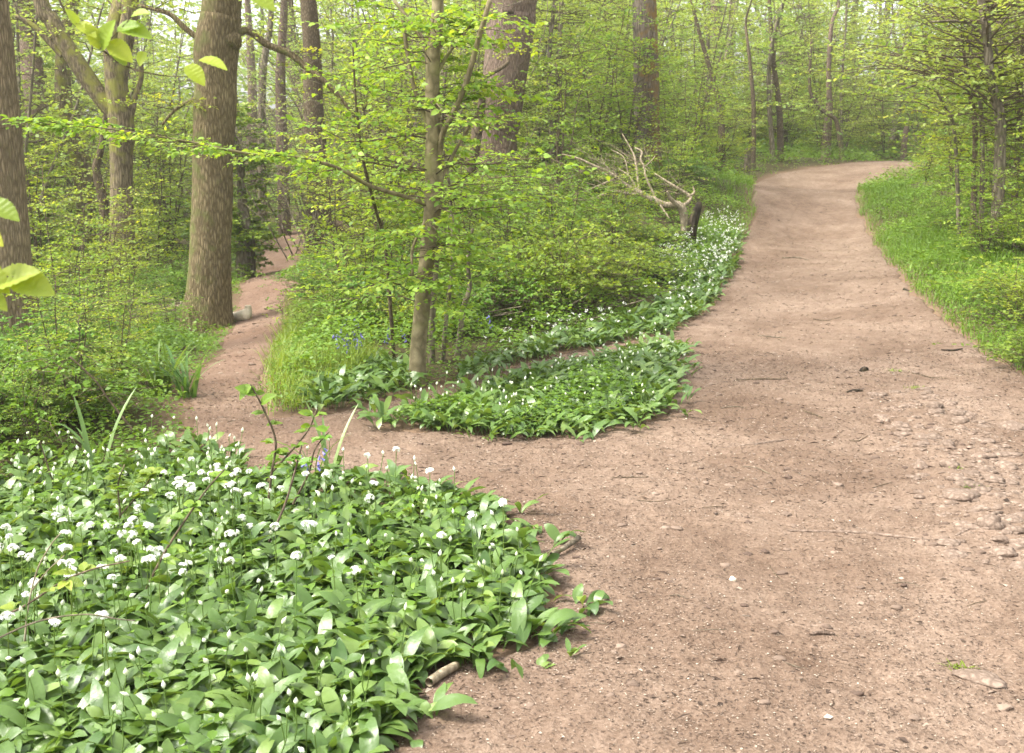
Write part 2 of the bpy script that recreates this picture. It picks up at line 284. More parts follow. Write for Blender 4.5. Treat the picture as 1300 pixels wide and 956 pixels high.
def ground_mat(name, stops, sc=(1, 9, 60), bump=.5, dist=.012, extra=None, big=False):
    m, ns, lk = mat(name); tc = N(ns, 'TexCoord'); outs = []
    for s, d in zip(sc, (4, 6, 8)):
        n = N(ns, 'TexNoise'); n.inputs['Scale'].default_value = s; n.inputs['Detail'].default_value = d; n.inputs['Roughness'].default_value = .62; lk.new(tc.outputs['Object'], n.inputs[0]); outs.append(n.outputs[0])
    a = N(ns, 'Mix', data_type='FLOAT'); a.inputs[0].default_value = .5; lk.new(outs[0], a.inputs[2]); lk.new(outs[1], a.inputs[3])
    b2 = N(ns, 'Mix', data_type='FLOAT'); b2.inputs[0].default_value = .45; lk.new(a.outputs[0], b2.inputs[2]); lk.new(outs[2], b2.inputs[3])
    r = N(ns, 'ValToRGB'); el = r.color_ramp.elements
    while len(el) < len(stops): el.new(.5)
    for e, (p, c) in zip(el, stops): e.position = p; e.color = (*c, 1)
    lk.new(b2.outputs[0], r.inputs[0])
    col = r.outputs[0]
    if big:   # worn pale tread and darker damp patches
        nb = N(ns, 'TexNoise'); nb.inputs['Scale'].default_value = 1.1; nb.inputs['Detail'].default_value = 5; nb.inputs['Distortion'].default_value = .6; lk.new(tc.outputs['Object'], nb.inputs[0]); rb = N(ns, 'ValToRGB'); rb.color_ramp.elements[0].position = .36; rb.color_ramp.elements[1].position = .62; rb.color_ramp.elements[0].color = (.82, .78, .75, 1); rb.color_ramp.elements[1].color = (1.1, 1.1, 1.1, 1); lk.new(nb.outputs[0], rb.inputs[0])
        mb_ = N(ns, 'Mix', data_type='RGBA', blend_type='MULTIPLY'); mb_.inputs[0].default_value = 1; lk.new(col, mb_.inputs[6]); lk.new(rb.outputs[0], mb_.inputs[7]); col = mb_.outputs[2]
    if extra:
        at2 = N(ns, 'Attribute', attribute_name='rnd'); mxx = N(ns, 'Mix', data_type='RGBA'); lk.new(at2.outputs['Fac'], mxx.inputs[0]); lk.new(col, mxx.inputs[6]); mxx.inputs[7].default_value = (*extra, 1); col = mxx.outputs[2]
    b = N(ns, 'BsdfPrincipled'); b.inputs['Roughness'].default_value = .95; b.inputs['Specular IOR Level'].default_value = .1; lk.new(col, b.inputs['Base Color'])
    ad = N(ns, 'Math', operation='ADD'); lk.new(outs[1], ad.inputs[0]); lk.new(outs[2], ad.inputs[1])
    bp = N(ns, 'Bump'); bp.inputs['Strength'].default_value = bump; bp.inputs['Distance'].default_value = dist; lk.new(ad.outputs[0], bp.inputs['Height']); lk.new(bp.outputs[0], b.inputs['Normal'])
    o = N(ns, 'OutputMaterial'); lk.new(b.outputs[0], o.inputs[0]); return m
DIRT = ground_mat('trodden_red_earth', [(.33, (.07, .046, .033)), (.44, (.138, .095, .069)), (.53, (.186, .133, .099)), (.66, (.285, .212, .163))], sc=(.9, 11, 75), bump=.8, extra=(.17, .095, .066), big=True)
FLOOR = ground_mat('leaf_mould', [(.3, (.025, .02, .012)), (.5, (.07, .06, .03)), (.7, (.13, .10, .05))], sc=(1.5, 12, 50), extra=(.16, .105, .07))
def ramp_mat(name, stops, rough=.8):
    m, ns, lk = mat(name); a = N(ns, 'Attribute', attribute_name='rnd'); r = N(ns, 'ValToRGB'); el = r.color_ramp.elements
    while len(el) < len(stops): el.new(.5)
    for e, (p, c) in zip(el, stops): e.position = p; e.color = (*c, 1)
    lk.new(a.outputs['Fac'], r.inputs[0]); b = N(ns, 'BsdfPrincipled'); b.inputs['Roughness'].default_value = rough; b.inputs['Specular IOR Level'].default_value = .2; lk.new(r.outputs[0], b.inputs['Base Color'])
    o = N(ns, 'OutputMaterial'); lk.new(b.outputs[0], o.inputs[0]); return m
LITTER = ramp_mat('litter_bits', [(0, (.025, .017, .012)), (.35, (.09, .06, .045)), (.7, (.20, .145, .11)), (.92, (.31, .24, .185)), (1, (.42, .36, .29))])
# ------------------------------------------------------------------ ground sheet and path sheet
def grid_faces(nx, ny):
    i = np.arange(ny - 1)[:, None] * nx + np.arange(nx - 1)[None]; return np.stack([i, i + 1, i + nx + 1, i + nx], -1).reshape(-1, 4)
def lumps(x, y): return .035 * fbm(x * .9, y * .9, 3, 11)
def HG(x, y): return H(x, y) + lumps(x, y)
u = np.linspace(-1, 1, 640); k = 5.0
gx = np.sinh(u * k) / math.sinh(k) * 230; gy = np.sinh(u * k) / math.sinh(k) * 230 + 8; gx = gx * .5; gy = (gy - 8) * .47 + 8
X, Y = np.meshgrid(gx, gy); sd = path_sd(X, Y).reshape(X.shape)
near = np.clip(1 - sd / .6, 0, 1)
Z = H(X, Y) + lumps(X, Y) * (1 - near) - .07 * np.clip(-sd / .06, 0, 1)
g = MB().add(np.stack([X, Y, Z], -1), grid_faces(640, 640), rnd=np.clip(1 - (sd - .05) / .3, 0, 1).ravel()).obj('ground', FLOOR); tag(g, 'leaf mould floor of the wood on both sides of the dirt paths', None, None, 'structure')
ry = 1.3 * 1.0052 ** np.arange(660); ry = ry[ry < 42]; rc = np.linspace(-.62, 1.75, 1400)
Yp = np.repeat(ry[:, None], len(rc), 1); Xp = Yp * rc[None]
sdp = path_sd(Xp, Yp).reshape(Xp.shape)
rel = .018 * fbm(Xp * 4, Yp * 4, 3, 3) + .009 * fbm(Xp * 22, Yp * 22, 3, 9) + .008 * fbm(Xp * .8, Yp * .8, 2, 21)
# stony hump along the right side of the wide path
spx, spy = to_px(np.stack([Xp, Yp, H(Xp, Yp)], -1))
STN = poly([(1110, 500), (1180, 500), (1260, 560), (1330, 640), (1320, 720), (1230, 720), (1170, 620)])
sds = sdist(np.c_[Xp.ravel(), Yp.ravel()], STN).reshape(Xp.shape)
rel += np.clip(.5 - sds / .4, 0, 1) * (.03 * np.abs(fbm(Xp * 6, Yp * 6, 3, 31)) + .012)
PRELz = H(Xp, Yp) + .012 + rel * np.clip(-sdp / .12, 0, 1) - np.clip((sdp) / .05, 0, 1) * .05 - np.clip(1 + sdp / .1, 0, 1) * .006
V = np.stack([Xp, Yp, PRELz], -1).reshape(-1, 3); Fq = grid_faces(len(rc), len(ry)); ok = sdp.ravel() < .12
Fq = Fq[ok[Fq].all(1)]; used = np.unique(Fq); mp_ = np.full(len(V), -1); mp_[used] = np.arange(len(used))
nrw = (np.clip((-.9 - V[:, 0]) / .6, 0, 1) * np.clip((V[:, 1] - 5) / 4, 0, 1) * .35)
pth = MB().add(V[used], mp_[Fq], rnd=nrw[used]).obj('path', DIRT); tag(pth, 'reddish trodden earth footpath that forks around the garlic island', None, None, 'structure')
def on_path_z(x, y):
    j = np.clip(np.log(np.maximum(y, 1.3) / 1.3) / math.log(1.0052), 0, len(ry) - 1).round().astype(int); i = np.clip(((x / y) + .62) / 2.37 * (len(rc) - 1), 0, len(rc) - 1).round().astype(int)
    return PRELz[j, i]
#@@MAIN
# ------------------------------------------------------------------ growing things
def rot(v, ang):
    c, s_ = np.cos(ang), np.sin(ang); return np.stack([v[..., 0] * c - v[..., 1] * s_, v[..., 0] * s_ + v[..., 1] * c, v[..., 2]], -1)
def sprays(B, Dr, L, tw, lf, leaf=.045, nsub=7, nl=7, depth=1, rbase=None, tint=.5, tpl=LEAF_LO, sides=3, droop=.12, thin=.007, leafw=.72):
    n = len(B); K = 6; s_ = np.linspace(0, 1, K); Dr = norm(Dr); L = np.asarray(L, float)
    bend = rng.normal(0, .26, n)
    P = B[:, None] + Dr[:, None] * (L[:, None] * s_)[..., None]
    side = norm(np.cross(Dr, A([0, 0, 1.]) + 1e-4))
    P = P + side[:, None] * (bend[:, None] * L[:, None] * s_ ** 2)[..., None]
    P[..., 2] -= droop * L[:, None] * s_ ** 2 * rng.uniform(.3, 1.6, (n, 1))
    P[:, 1:] += rng.normal(0, 1, (n, K - 1, 3)) * (L * .026)[:, None, None]
    Rr = (L * thin)[:, None] * (1 - .85 * s_) + .0012
    tw.add(*tubes(P, Rr, sides), rnd=.5)
    T = norm(np.gradient(P, axis=1)); ti = np.clip(tint + rng.normal(0, .14, n), 0, 1)
    def ev(f):  # f (n,m)
        q = f * (K - 1); i = np.minimum(q.astype(int), K - 2); r_ = (q - i)[..., None]; a = np.arange(n)[:, None]
        return P[a, i] * (1 - r_) + P[a, i + 1] * r_, T[a, i]
    m = nsub; f = np.linspace(.22, .95, m)[None] + rng.uniform(-.05, .05, (n, m)); f = np.clip(f, .05, .99)
    SP, ST = ev(f); sgn = np.where(np.arange(m) % 2 == 0, 1, -1)[None]
    SD = rot(ST, sgn * rng.uniform(.6, 1.05, (n, m))); SD[..., 2] += rng.normal(.05, .16, (n, m)); SD = norm(SD)
    SL = L[:, None] * (.52 * (1 - f) + .13) * rng.uniform(.6, 1.25, (n, m))
    if depth > 1:
        sprays(SP.reshape(-1, 3), SD.reshape(-1, 3), SL.ravel(), tw, lf, leaf, max(3, nsub - 2), nl, depth - 1, None, tint, tpl, sides, droop, thin, leafw)
    else:
        S3 = np.linspace(0, 1, 3); Q = SP[:, :, None] + SD[:, :, None] * (SL[..., None] * S3)[..., None]; Q[:, :, 1:, 2] -= (SL * .08)[..., None] * S3[1:] ** 2
        Q = Q.reshape(-1, 3, 3); tw.add(*tubes(Q, np.maximum(.0009, (SL.ravel() * thin * .8))[:, None] * (1 - .7 * S3), 3), rnd=.5)
        fl = np.linspace(.12, 1, nl)[None, None] + rng.uniform(-.04, .04, (n, m, nl))
        LP = SP[:, :, None] + SD[:, :, None] * (SL[..., None] * fl)[..., None]; LP[..., 2] -= (SL * .08)[..., None] * fl ** 2
        sg = np.where(np.arange(nl) % 2 == 0, 1, -1)[None, None]; LD = rot(np.broadcast_to(SD[:, :, None], LP.shape), sg * rng.uniform(.4, 1.2, (n, m, nl)))
        add_leaves(lf, LP.reshape(-1, 3), LD.reshape(-1, 3), leaf, np.repeat(ti, m * nl), tpl, leafw)
    f2 = np.linspace(.4, 1, nl)[None] + np.zeros((n, 1)); LP, LT = ev(f2); sg = np.where(np.arange(nl) % 2 == 0, 1, -1)[None]
    LD = rot(LT, sg * rng.uniform(.4, 1.2, (n, nl))); add_leaves(lf, LP.reshape(-1, 3), LD.reshape(-1, 3), leaf, np.repeat(ti, nl), tpl, leafw)
def add_leaves(lf, P, D, leaf, ti, tpl, leafw=.72, up=.42):
    k = len(P); D = D.copy(); D[:, 2] += rng.normal(-.12, .28, k)
    Nn = A([0, 0, 1.]) + rng.normal(0, up, (k, 3)); L = leaf * rng.uniform(.55, 1.2, k)
    V, fs, r_ = leaves(P, D, Nn, L, L * leafw * rng.uniform(.85, 1.1, k), np.clip(ti + rng.normal(0, .17, k), 0, 1), tpl); lf.add(V, fs, r_)
def smooth(pts, k):
    p = A(pts, float); n = len(p); q = np.vstack([2 * p[0] - p[1], p, 2 * p[-1] - p[-2]]); t = np.linspace(0, n - 1 - 1e-6, k); i = t.astype(int); u_ = (t - i)[:, None]
    a, b, c, d = q[i], q[i + 1], q[i + 2], q[i + 3]
    return .5 * (2 * b + (c - a) * u_ + (2 * a - 5 * b + 4 * c - d) * u_ ** 2 + (-a + 3 * b - 3 * c + d) * u_ ** 3)
def limb(mb, pts, rad, k=24, sides=10, rough=0., flare=0., seed=0, furrow=0., mat=0):
    """pts (n,3), rad (n); flare swells the first ring(s) into root lobes"""
    q = smooth(np.c_[A(pts, float), A(rad, float)], k); P = q[:, :3][None]; r_ = q[:, 3]; th = np.arange(sides) / sides * 6.283
    RR = np.repeat(r_[:, None], sides, 1); h = np.linalg.norm(np.diff(q[:, :3], axis=0), axis=1); h = np.r_[0, np.cumsum(h)]
    if rough: RR = RR * (1 + rough * fbm(np.cos(th)[None] * 1.7 + seed + 9 + h[:, None] * .0, np.sin(th)[None] * 1.7 + 7 + h[:, None] * 1.6, 3, seed))
    if furrow:
        nf = max(8, int(r_.mean() * 6.283 / .035)); u1 = th[None] / 6.283 * nf
        RR = RR + furrow * (np.abs(np.sin((u1 + .55 * fbm(h[:, None] * 3 + 0 * u1, u1 * .5, 2, seed + 5)) * math.pi)) ** .6 - .6) + furrow * .6 * fbm(u1 * 1.0, h[:, None] * 6, 2, seed + 8)
    if flare:
        lob = .6 + .4 * np.sin(th * 4 + seed) * np.cos(th * 1 + seed * 2); RR = RR * (1 + flare * np.exp(-h / .22)[:, None] * lob[None])
    V, Fq = tubes(P, RR[None], sides); n0 = len(V)
    V = np.vstack([V, q[-1:, :3]]); cap = A([[n0 - sides + i, n0 - sides + (i + 1) % sides, n0] for i in range(sides)])
    mb.add(V, [Fq, cap], rnd=.5, mat=mat); return q
def px_limb(pts, d):
    """[(px,py,width_px[,d])] -> world points and radii"""
    P = [at(p[0], p[1], p[3] if len(p) > 3 else d) for p in pts]; r_ = [p[2] / 2 / F * (p[3] if len(p) > 3 else d) for p in pts]; return P, r_
def ground_start(P, r_):
    P = [A(p) for p in P]; z0 = float(HG(P[0][0], P[0][1]))
    P[0] = P[0].copy(); P[0][2] = min(P[0][2], z0) - .12; return P, r_
def extend_up(P, r_, top, taper=.5, wander=.25):
    """carry a trunk on above the picture"""
    P = list(P); r_ = list(r_); a = A(P[-1]); d_ = A(P[-1]) - A(P[-2]); d_ = d_ / max(d_[2], .05); d_[:2] = np.clip(d_[:2], -.35, .35)
    n = 3; r0 = r_[-1]
    for i in range(1, n + 1):
        f = i / n; z = (top - a[2]) * f
        P.append(a + A([d_[0] * z * (1 - .4 * f) + rng.normal(0, wander) * f, d_[1] * z * (1 - .4 * f) + rng.normal(0, wander) * f, z])); r_.append(r0 * (1 - (1 - taper * .3) * f))
    return P, r_
def finish(name, label, cat, base, parts, group=None):
    """parts: (part name, MB, materials); twigs join the crown"""
    d_ = {p[0]: p for p in parts}
    if 'twigs' in d_:
        host = 'crown' if 'crown' in d_ and d_['crown'][1].n else next(iter(d_)); h, t_ = d_[host][1], d_['twigs'][1]
        if t_.n:
            for k_ in (3, 4): h.f[k_] += [(f + h.n, 1) for f, m in t_.f[k_]]
            h.v += t_.v; h.r += t_.r; h.n += t_.n
        parts = [(p[0], p[1], [p[2], d_['twigs'][2]] if p[0] == host else p[2]) for p in parts if p[0] != 'twigs']
    t = thing(name, label, cat, base, group)
    for pn, mb, m in parts:
        if not mb.n: continue
        for v in mb.v: v -= A(base)
        mb.obj(pn, m, t)
    return t
def along(q, n, lo, hi):
    """random points on smoothed stem q between heights lo..hi (absolute z)"""
    z = q[:, 2]; idx = np.where((z >= lo) & (z <= hi))[0]
    if len(idx) == 0: return np.zeros((0, 3))
    return q[rng.choice(idx, n), :3] + rng.normal(0, .01, (n, 3))
def dirs(n, up=(.0, .45), az=None):
    a = rng.uniform(0, 6.283, n) if az is None else rng.normal(az[0], az[1], n); return norm(np.stack([np.cos(a), np.sin(a), rng.uniform(up[0], up[1], n)], 1))
LH = LEAF_HI
# ---- the named trees of the photograph
def big_tree(name, label, cat, px, d, bark, leafm, top=9, k=70, sides=72, furrow=.008, flare=.35, limbs=(), low=(0, 0, 0), n_low=0, n_top=12, llen=(.6, 1.6), leaf=.05, seed=1, tint=.55, crown_z=4.5, extra=None):
    P, r_ = px_limb(px, d); P, r_ = ground_start(P, r_); P, r_ = extend_up(P, r_, top)
    tr, tw, lf = MB(), MB(), MB(); q = limb(tr, P, r_, k, sides, .06, flare, seed, furrow)
    for lp, top2 in limbs:
        p2, r2 = px_limb(lp, d)
        if top2: p2, r2 = extend_up(p2, r2, top2, .3)
        q2 = limb(tr, p2, r2, 26, 14 if r2[0] > .04 else 7, .08, 0, seed + 3, furrow * .5 if r2[0] > .06 else 0)
        nn = 7; sprays(q2[rng.integers(8, 26, nn), :3], dirs(nn), rng.uniform(.3, .9, nn), tw, lf, leaf, 5, 5, tint=tint)
    if n_low:
        B = along(q, n_low, low[0], low[1]); sprays(B, dirs(len(B), (.1, .5)), rng.uniform(*llen, len(B)), tw, lf, leaf, 6, 6, tint=tint)
    B = along(q, n_top, crown_z, top); sprays(B, dirs(len(B), (.2, .8)), rng.uniform(1.2, 2.6, len(B)), tw, lf, .08, 6, 5, 2, tint=tint, thin=.012)
    if extra is not None: extra(tr, tw, lf)
    base = A([P[0][0], P[0][1], float(HG(P[0][0], P[0][1]))])
    return finish(name, label, cat, base, [('trunk', tr, bark), ('twigs', tw, BARK_TWIG), ('crown', lf, leafm)])
big_tree('ash_tree', 'pale furrowed trunk cut off by the left edge of the picture, standing in brambles', 'tree',
    [(4, 432, 84), (3, 400, 86), (-3, 340, 84), (-8, 250, 78), (-14, 160, 74), (-20, 80, 70), (-28, 0, 68)], 10.2, BARK_LEFT, G_LIME, top=11, furrow=.007, seed=2)
def burl(tr, tw, lf):
    for (x, y, r1) in [(275, 122, .07), (268, 52, .06), (288, 50, .08)]:
        c = at(x, y, 12.62); P = [c + A([0, .12, 0]), c + A([0, .03, 0]), c + A([0, -.01, 0])]; limb(tr, P, [r1 * 1.6, r1, r1 * .35], 8, 14, .3, seed=int(x))
big_tree('oak_tree', 'broad furrowed oak trunk with a knot beside the narrow footpath', 'tree',
    [(265, 418, 68), (264, 400, 62), (266, 350, 54), (268, 280, 51), (270, 200, 49), (273, 140, 52), (274, 100, 50), (275, 60, 54), (281, 20, 50), (282, 0, 47)], 12.8, BARK_OAK, G_LIME, top=11, flare=.25, furrow=.008, seed=4,
    limbs=[([(290, 50, 14), (305, 41, 10), (318, 40, 9), (338, 56, 8.5), (369, 69, 8), (389, 86, 7.5), (409, 101, 7), (433, 125, 5), (452, 150, 3)], 0),
           ([(265, 52, 10), (250, 47, 8), (233, 34, 7), (217, 19, 6), (200, 13, 5), (176, 7, 4)], 0),
           ([(262, 120, 8), (250, 125, 6), (230, 134, 5), (217, 145, 4), (206, 159, 3)], 0)], extra=burl)
big_tree('forked_tree', 'forked tree with a thick mossy limb leaning to the upper left', 'tree',
    [(154, 375, 38), (154, 340, 33), (155, 290, 30), (154, 237, 27), (154, 190, 28), (154, 160, 31)], 16, BARK_MOSS, G_MID, top=5.4, k=60, sides=48, furrow=.006, seed=6, n_top=0, crown_z=5,
    limbs=[([(155, 175, 20), (152, 152, 22), (129, 125, 21), (105, 91, 21), (81, 54, 20), (64, 24, 19), (51, 0, 18)], 9),
           ([(80, 70, 10), (61, 51, 8), (44, 34, 7), (20, 20, 5)], 0),
           ([(156, 175, 26), (156, 159, 26), (150, 112, 22), (156, 68, 20), (162, 34, 20), (166, 0, 19)], 9.5),
           ([(162, 160, 9), (166, 149, 8), (172, 122, 7), (179, 101, 6), (179, 81, 6)], 0)])
def plain(name, label, px, d, bark, leafm, top=8, seed=1, n_low=10, low=(.8, 4.5), cat='tree', limbs=(), n_top=7, sides=28, furrow=.004, leaf=.055, tint=.5, llen=(.5, 1.3), group=None, k=40, flare=.25):
    return big_tree(name, label, cat, px, d, bark, leafm, top, k, sides, furrow, flare, limbs, low, n_low, n_top, llen, leaf, seed, tint, 4)
plain('mossy_tree', 'stout mossy trunk left of the forked tree, half hidden by leaves', [(112, 300, 24), (110, 270, 23), (105, 220, 25), (95, 185, 24), (84, 150, 22), (80, 110, 20), (82, 60, 18)], 21, BARK_MOSS, G_MID, seed=8)
plain('crooked_tree', 'thin dark crooked stem just left of the forked trunk', [(137, 330, 12), (134, 290, 12), (130, 250, 12), (122, 215, 10), (128, 190, 8), (134, 150, 6)], 17, BARK_TWIG, G_MID, seed=9, top=4)
plain('dark_tree', 'dark thick trunk standing right where the narrow footpath leaves the wood', [(408, 336, 38), (408, 310, 36), (406, 260, 32), (402, 200, 28), (398, 140, 25), (396, 60, 22)], 18.3, BARK_TWIG, G_MID, seed=12, n_low=16, low=(.5, 4))
plain('far_trunk', 'straight brown trunk behind the footpath, between the oak and the dark trunk', [(361, 284, 16), (360, 250, 15), (358, 180, 14), (356, 90, 12)], 27, BARK_BIG, G_MID, seed=13)
plain('far_trunk', 'slim grey trunk far back, nearest the oak on its right side', [(334, 290, 12), (333, 250, 11), (332, 180, 10), (334, 90, 9)], 28, BARK_GREY, G_MID, seed=14)
plain('ivy_tree', 'low ivy clad trunk at the footpath edge, right of the oak', [(311, 350, 25), (312, 325, 23), (313, 300, 20), (311, 285, 15)], 17.6, BARK_GREY, G_DARK, seed=15, n_low=150, low=(-.25, 2.4), llen=(.25, .6), top=2.2, n_top=0, leaf=.07)
plain('big_tree', 'massive reddish grey trunk rising behind the slim tree', [(636, 275, 66), (634, 240, 56), (631, 180, 49), (635, 150, 51), (641, 100, 55), (645, 60, 58), (649, 20, 59), (650, 0, 59)], 18.3, BARK_BIG, G_LIME, top=12, sides=80, furrow=.009, seed=16, n_low=8, low=(.6, 2.4), k=80)
plain('slanting_tree', 'dark slanting stem leaning against the left of the massive trunk', [(588, 285, 14), (593, 240, 14), (600, 200, 15), (606, 165, 13), (612, 130, 9)], 17.6, BARK_TWIG, G_LIME, seed=17, top=3.2, n_low=6)
plain('rusty_tree', 'straight trunk coated rusty orange on its right, behind the dead branch', [(823, 216, 34), (823, 190, 32), (821, 140, 31), (820, 90, 31), (819, 40, 30), (818, 0, 29)], 20.3, BARK_RUST, G_LIME, top=11, sides=56, furrow=.006, seed=18, n_low=10, low=(2, 4.5))
# slim foreground tree
def slim():
    d0 = hit(531, 488)[0, 1]; d = d0
    stem = [(531, 492, 30), (530, 470, 24), (531, 440, 23), (535, 400, 23), (539, 360, 23), (544, 310, 23), (549, 265, 25), (551, 235, 27), (550, 205, 24), (550, 160, 21), (549, 110, 20), (551, 60, 19), (556, 0, 17)]
    P, r_ = ground_start(*px_limb([(a, b, c * .88) for a, b, c in stem], d)); P, r_ = extend_up(P, r_, 6.5); tr, tw, lf = MB(), MB(), MB(); qs = [limb(tr, P, r_, 90, 28, .05, .35, 3, .0015)]
    L_ = [[(553, 205, 9), (548, 175, 6.5), (538, 145, 6), (524, 105, 5.5), (516, 60, 5), (510, 10, 4.5)], [(556, 205, 9), (562, 170, 7.5), (575, 145, 7), (592, 105, 7), (606, 55, 6.5), (622, 0, 6)],
          [(556, 240, 7), (566, 215, 4.5), (590, 170, 4), (615, 130, 3.5)], [(549, 265, 6), (530, 300, 4), (523, 320, 4), (524, 350, 3)],
          [(546, 120, 7), (540, 60, 6), (522, 30, 5), (500, 0, 4)], [(556, 90, 6), (575, 60, 4), (600, 30, 3)]]
    for i, l in enumerate(L_):
        dd = d + [0.15, -.25, .3, -.3, .1, .3][i]; p2, r2 = px_limb([(*l[0], d)] + [(*t, d + (dd - d) * (j + 1) / len(l)) for j, t in enumerate(l[1:])], d)
        qs.append(limb(tr, p2, r2, 22, 8, .06, 0, i))
    # long low limb reaching out over the footpath, carrying flat sprays
    arm = [(548, 262, 7, d), (515, 250, 6, d - .1), (470, 236, 5.5, d - .25), (430, 214, 5, d - .4), (380, 200, 4.5, d - .6), (320, 196, 4, d - .8), (250, 182, 3.2, d - 1), (180, 170, 2.4, d - 1.15), (110, 160, 1.6, d - 1.3), (72, 156, 1, d - 1.4)]
    p2, r2 = px_limb(arm, d); qa = limb(tr, p2, r2, 44, 6, .05)
    ii = rng.integers(14, 44, 46); dd = dirs(46, (-.05, .18)); dd[:, 0] = -np.abs(dd[:, 0]) * .8; sprays(qa[ii, :3], dd, rng.uniform(.15, .42, 46), tw, lf, .04, 5, 5, tint=.62, tpl=LH, thin=.006)
    for q in qs[:1]:
        for n, lo, hi, ln in ((26, .55, 1.3, (.3, .8)), (30, 1.2, 2.0, (.5, 1.3)), (20, 1.9, 3.0, (.35, .9)), (16, 3.0, 6.4, (.6, 1.2))):
            B = along(q, n, lo, hi); D_ = dirs(len(B), (0, .35)); sprays(B, D_, rng.uniform(*ln, len(B)) * np.where((D_[:, 0] > .1) & (B[:, 2] > 1.65), .5, 1), tw, lf, .046, 8, 7, tint=.6, tpl=LH, thin=.005)
    for q in qs[1:]:
        n = 11 if q is not qs[2] and q is not qs[3] else 5; sprays(q[rng.integers(5, 22, n), :3], dirs(n, (0, .3)), rng.uniform(.25, .7, n), tw, lf, .046, 7, 6, tint=.68, tpl=LH, thin=.005)
    finish('slim_tree', 'slim smooth barked young tree at the fork of the two footpaths', 'tree', A([P[0][0], P[0][1], float(HG(P[0][0], P[0][1]))]), [('trunk', tr, BARK_SMOOTH), ('twigs', tw, BARK_TWIG), ('crown', lf, G_LIME)])
slim()
def pole(name, label, px, d, bark=BARK_GREY, leafm=G_LIME, n=8, leaf=.036, ln=(.2, .6), tint=.6, seed=1, top=None, cat='sapling', lo=.4, tpl=LH):
    P, r_ = ground_start(*px_limb(px, d))
    if top: P, r_ = extend_up(P, r_, top, .3)
    tr, tw, lf = MB(), MB(), MB(); q = limb(tr, P, r_, 26, 8, .06, .3, seed)
    if n:
        B = along(q, n, P[0][2] + lo, 99); sprays(B, dirs(len(B), (0, .5)), rng.uniform(*ln, len(B)), tw, lf, leaf, 5, 5, tint=tint, tpl=tpl, thin=.006)
    return finish(name, label, cat, A([P[0][0], P[0][1], float(HG(P[0][0], P[0][1]))]), [('trunk', tr, bark), ('twigs', tw, BARK_TWIG), ('crown', lf, leafm)])
pole('hazel_sapling', 'straight brown shoot close on the right of the slim tree', [(547, 450, 9), (549, 400, 8.5), (553, 340, 8), (556, 260, 6), (560, 180, 4), (566, 90, 3)], 8.35, n=10)
pole('hazel_sapling', 'thin leaning shoot a little right of the slim tree', [(560, 445, 6), (567, 400, 5.5), (574, 340, 5), (574, 280, 4), (568, 215, 3.5), (560, 180, 3)], 8.5, n=8)
pole('hazel_sapling', 'short slanting bare stem between bluebells and bramble, right of the slim tree', [(578, 425, 8), (588, 395, 7), (596, 365, 6), (594, 330, 5), (600, 290, 4)], 8.7, n=7)
pole('hazel_sapling', 'dark wiry sapling leaning left in front of the slim tree branches', [(500, 372, 5, 8.6), (490, 320, 4.5, 8.3), (478, 270, 4, 8.1), (466, 225, 4, 7.9), (459, 190, 3.5, 7.8), (452, 130, 3, 7.7), (448, 60, 2, 7.6)], 8, BARK_TWIG, n=14)
# tall background stems with their own places
pole('hazel_tree', 'forked brown stem standing beyond the bend of the wide path', [(1049, 198, 13), (1050, 170, 11), (1053, 135, 8), (1052, 90, 6), (1056, 30, 5)], 34, BARK_BIG, G_MID, 14, .06, (.6, 1.5), .5, 2, cat='tree', top=7, lo=1, tpl=LEAF_LO)
pole('hazel_tree', 'thin stem crossing the forked brown one beyond the bend', [(1071, 192, 6), (1062, 155, 5.5), (1049, 145, 5), (1036, 130, 5), (1028, 110, 4), (1030, 50, 3)], 33.6, BARK_TWIG, G_MID, 10, .06, (.5, 1.2), .5, 3, cat='tree', lo=1, tpl=LEAF_LO)
pole('tree_stump', 'short upright stump just past the bend of the wide path', [(1147, 190, 8), (1149, 175, 7), (1151, 160, 6)], 38, BARK_BIG, G_MID, 0, cat='stump')
pole('tree_stump', 'small grey stump left of the wide path near the bend', [(949, 208, 9), (949, 200, 8), (950, 188, 8)], 27, BARK_GREY, G_MID, 0, cat='stump')
pole('hazel_tree', 'tall reddish stem far behind the wide path, left of the bend', [(992, 185, 9), (990, 150, 8), (986, 110, 7), (981, 70, 6), (978, 20, 5)], 31, BARK_TWIG, G_MID, 12, .06, (.6, 1.4), .5, 5, cat='tree', top=7, lo=1, tpl=LEAF_LO)
pole('hazel_tree', 'grey stem with a thin fork, between rusty trunk and the bend', [(917, 205, 9), (916, 160, 8), (908, 110, 6), (893, 60, 5), (880, 10, 4)], 28, BARK_TWIG, G_MID, 12, .06, (.6, 1.4), .5, 6, cat='tree', top=7, lo=1, tpl=LEAF_LO)
pole('hazel_tree', 'slender dark stem standing close behind the small grey stump', [(957, 198, 6), (957, 150, 6), (955, 110, 5), (950, 60, 4)], 29, BARK_TWIG, G_MID, 10, .06, (.5, 1.2), .5, 7, cat='tree', top=6, lo=1, tpl=LEAF_LO)
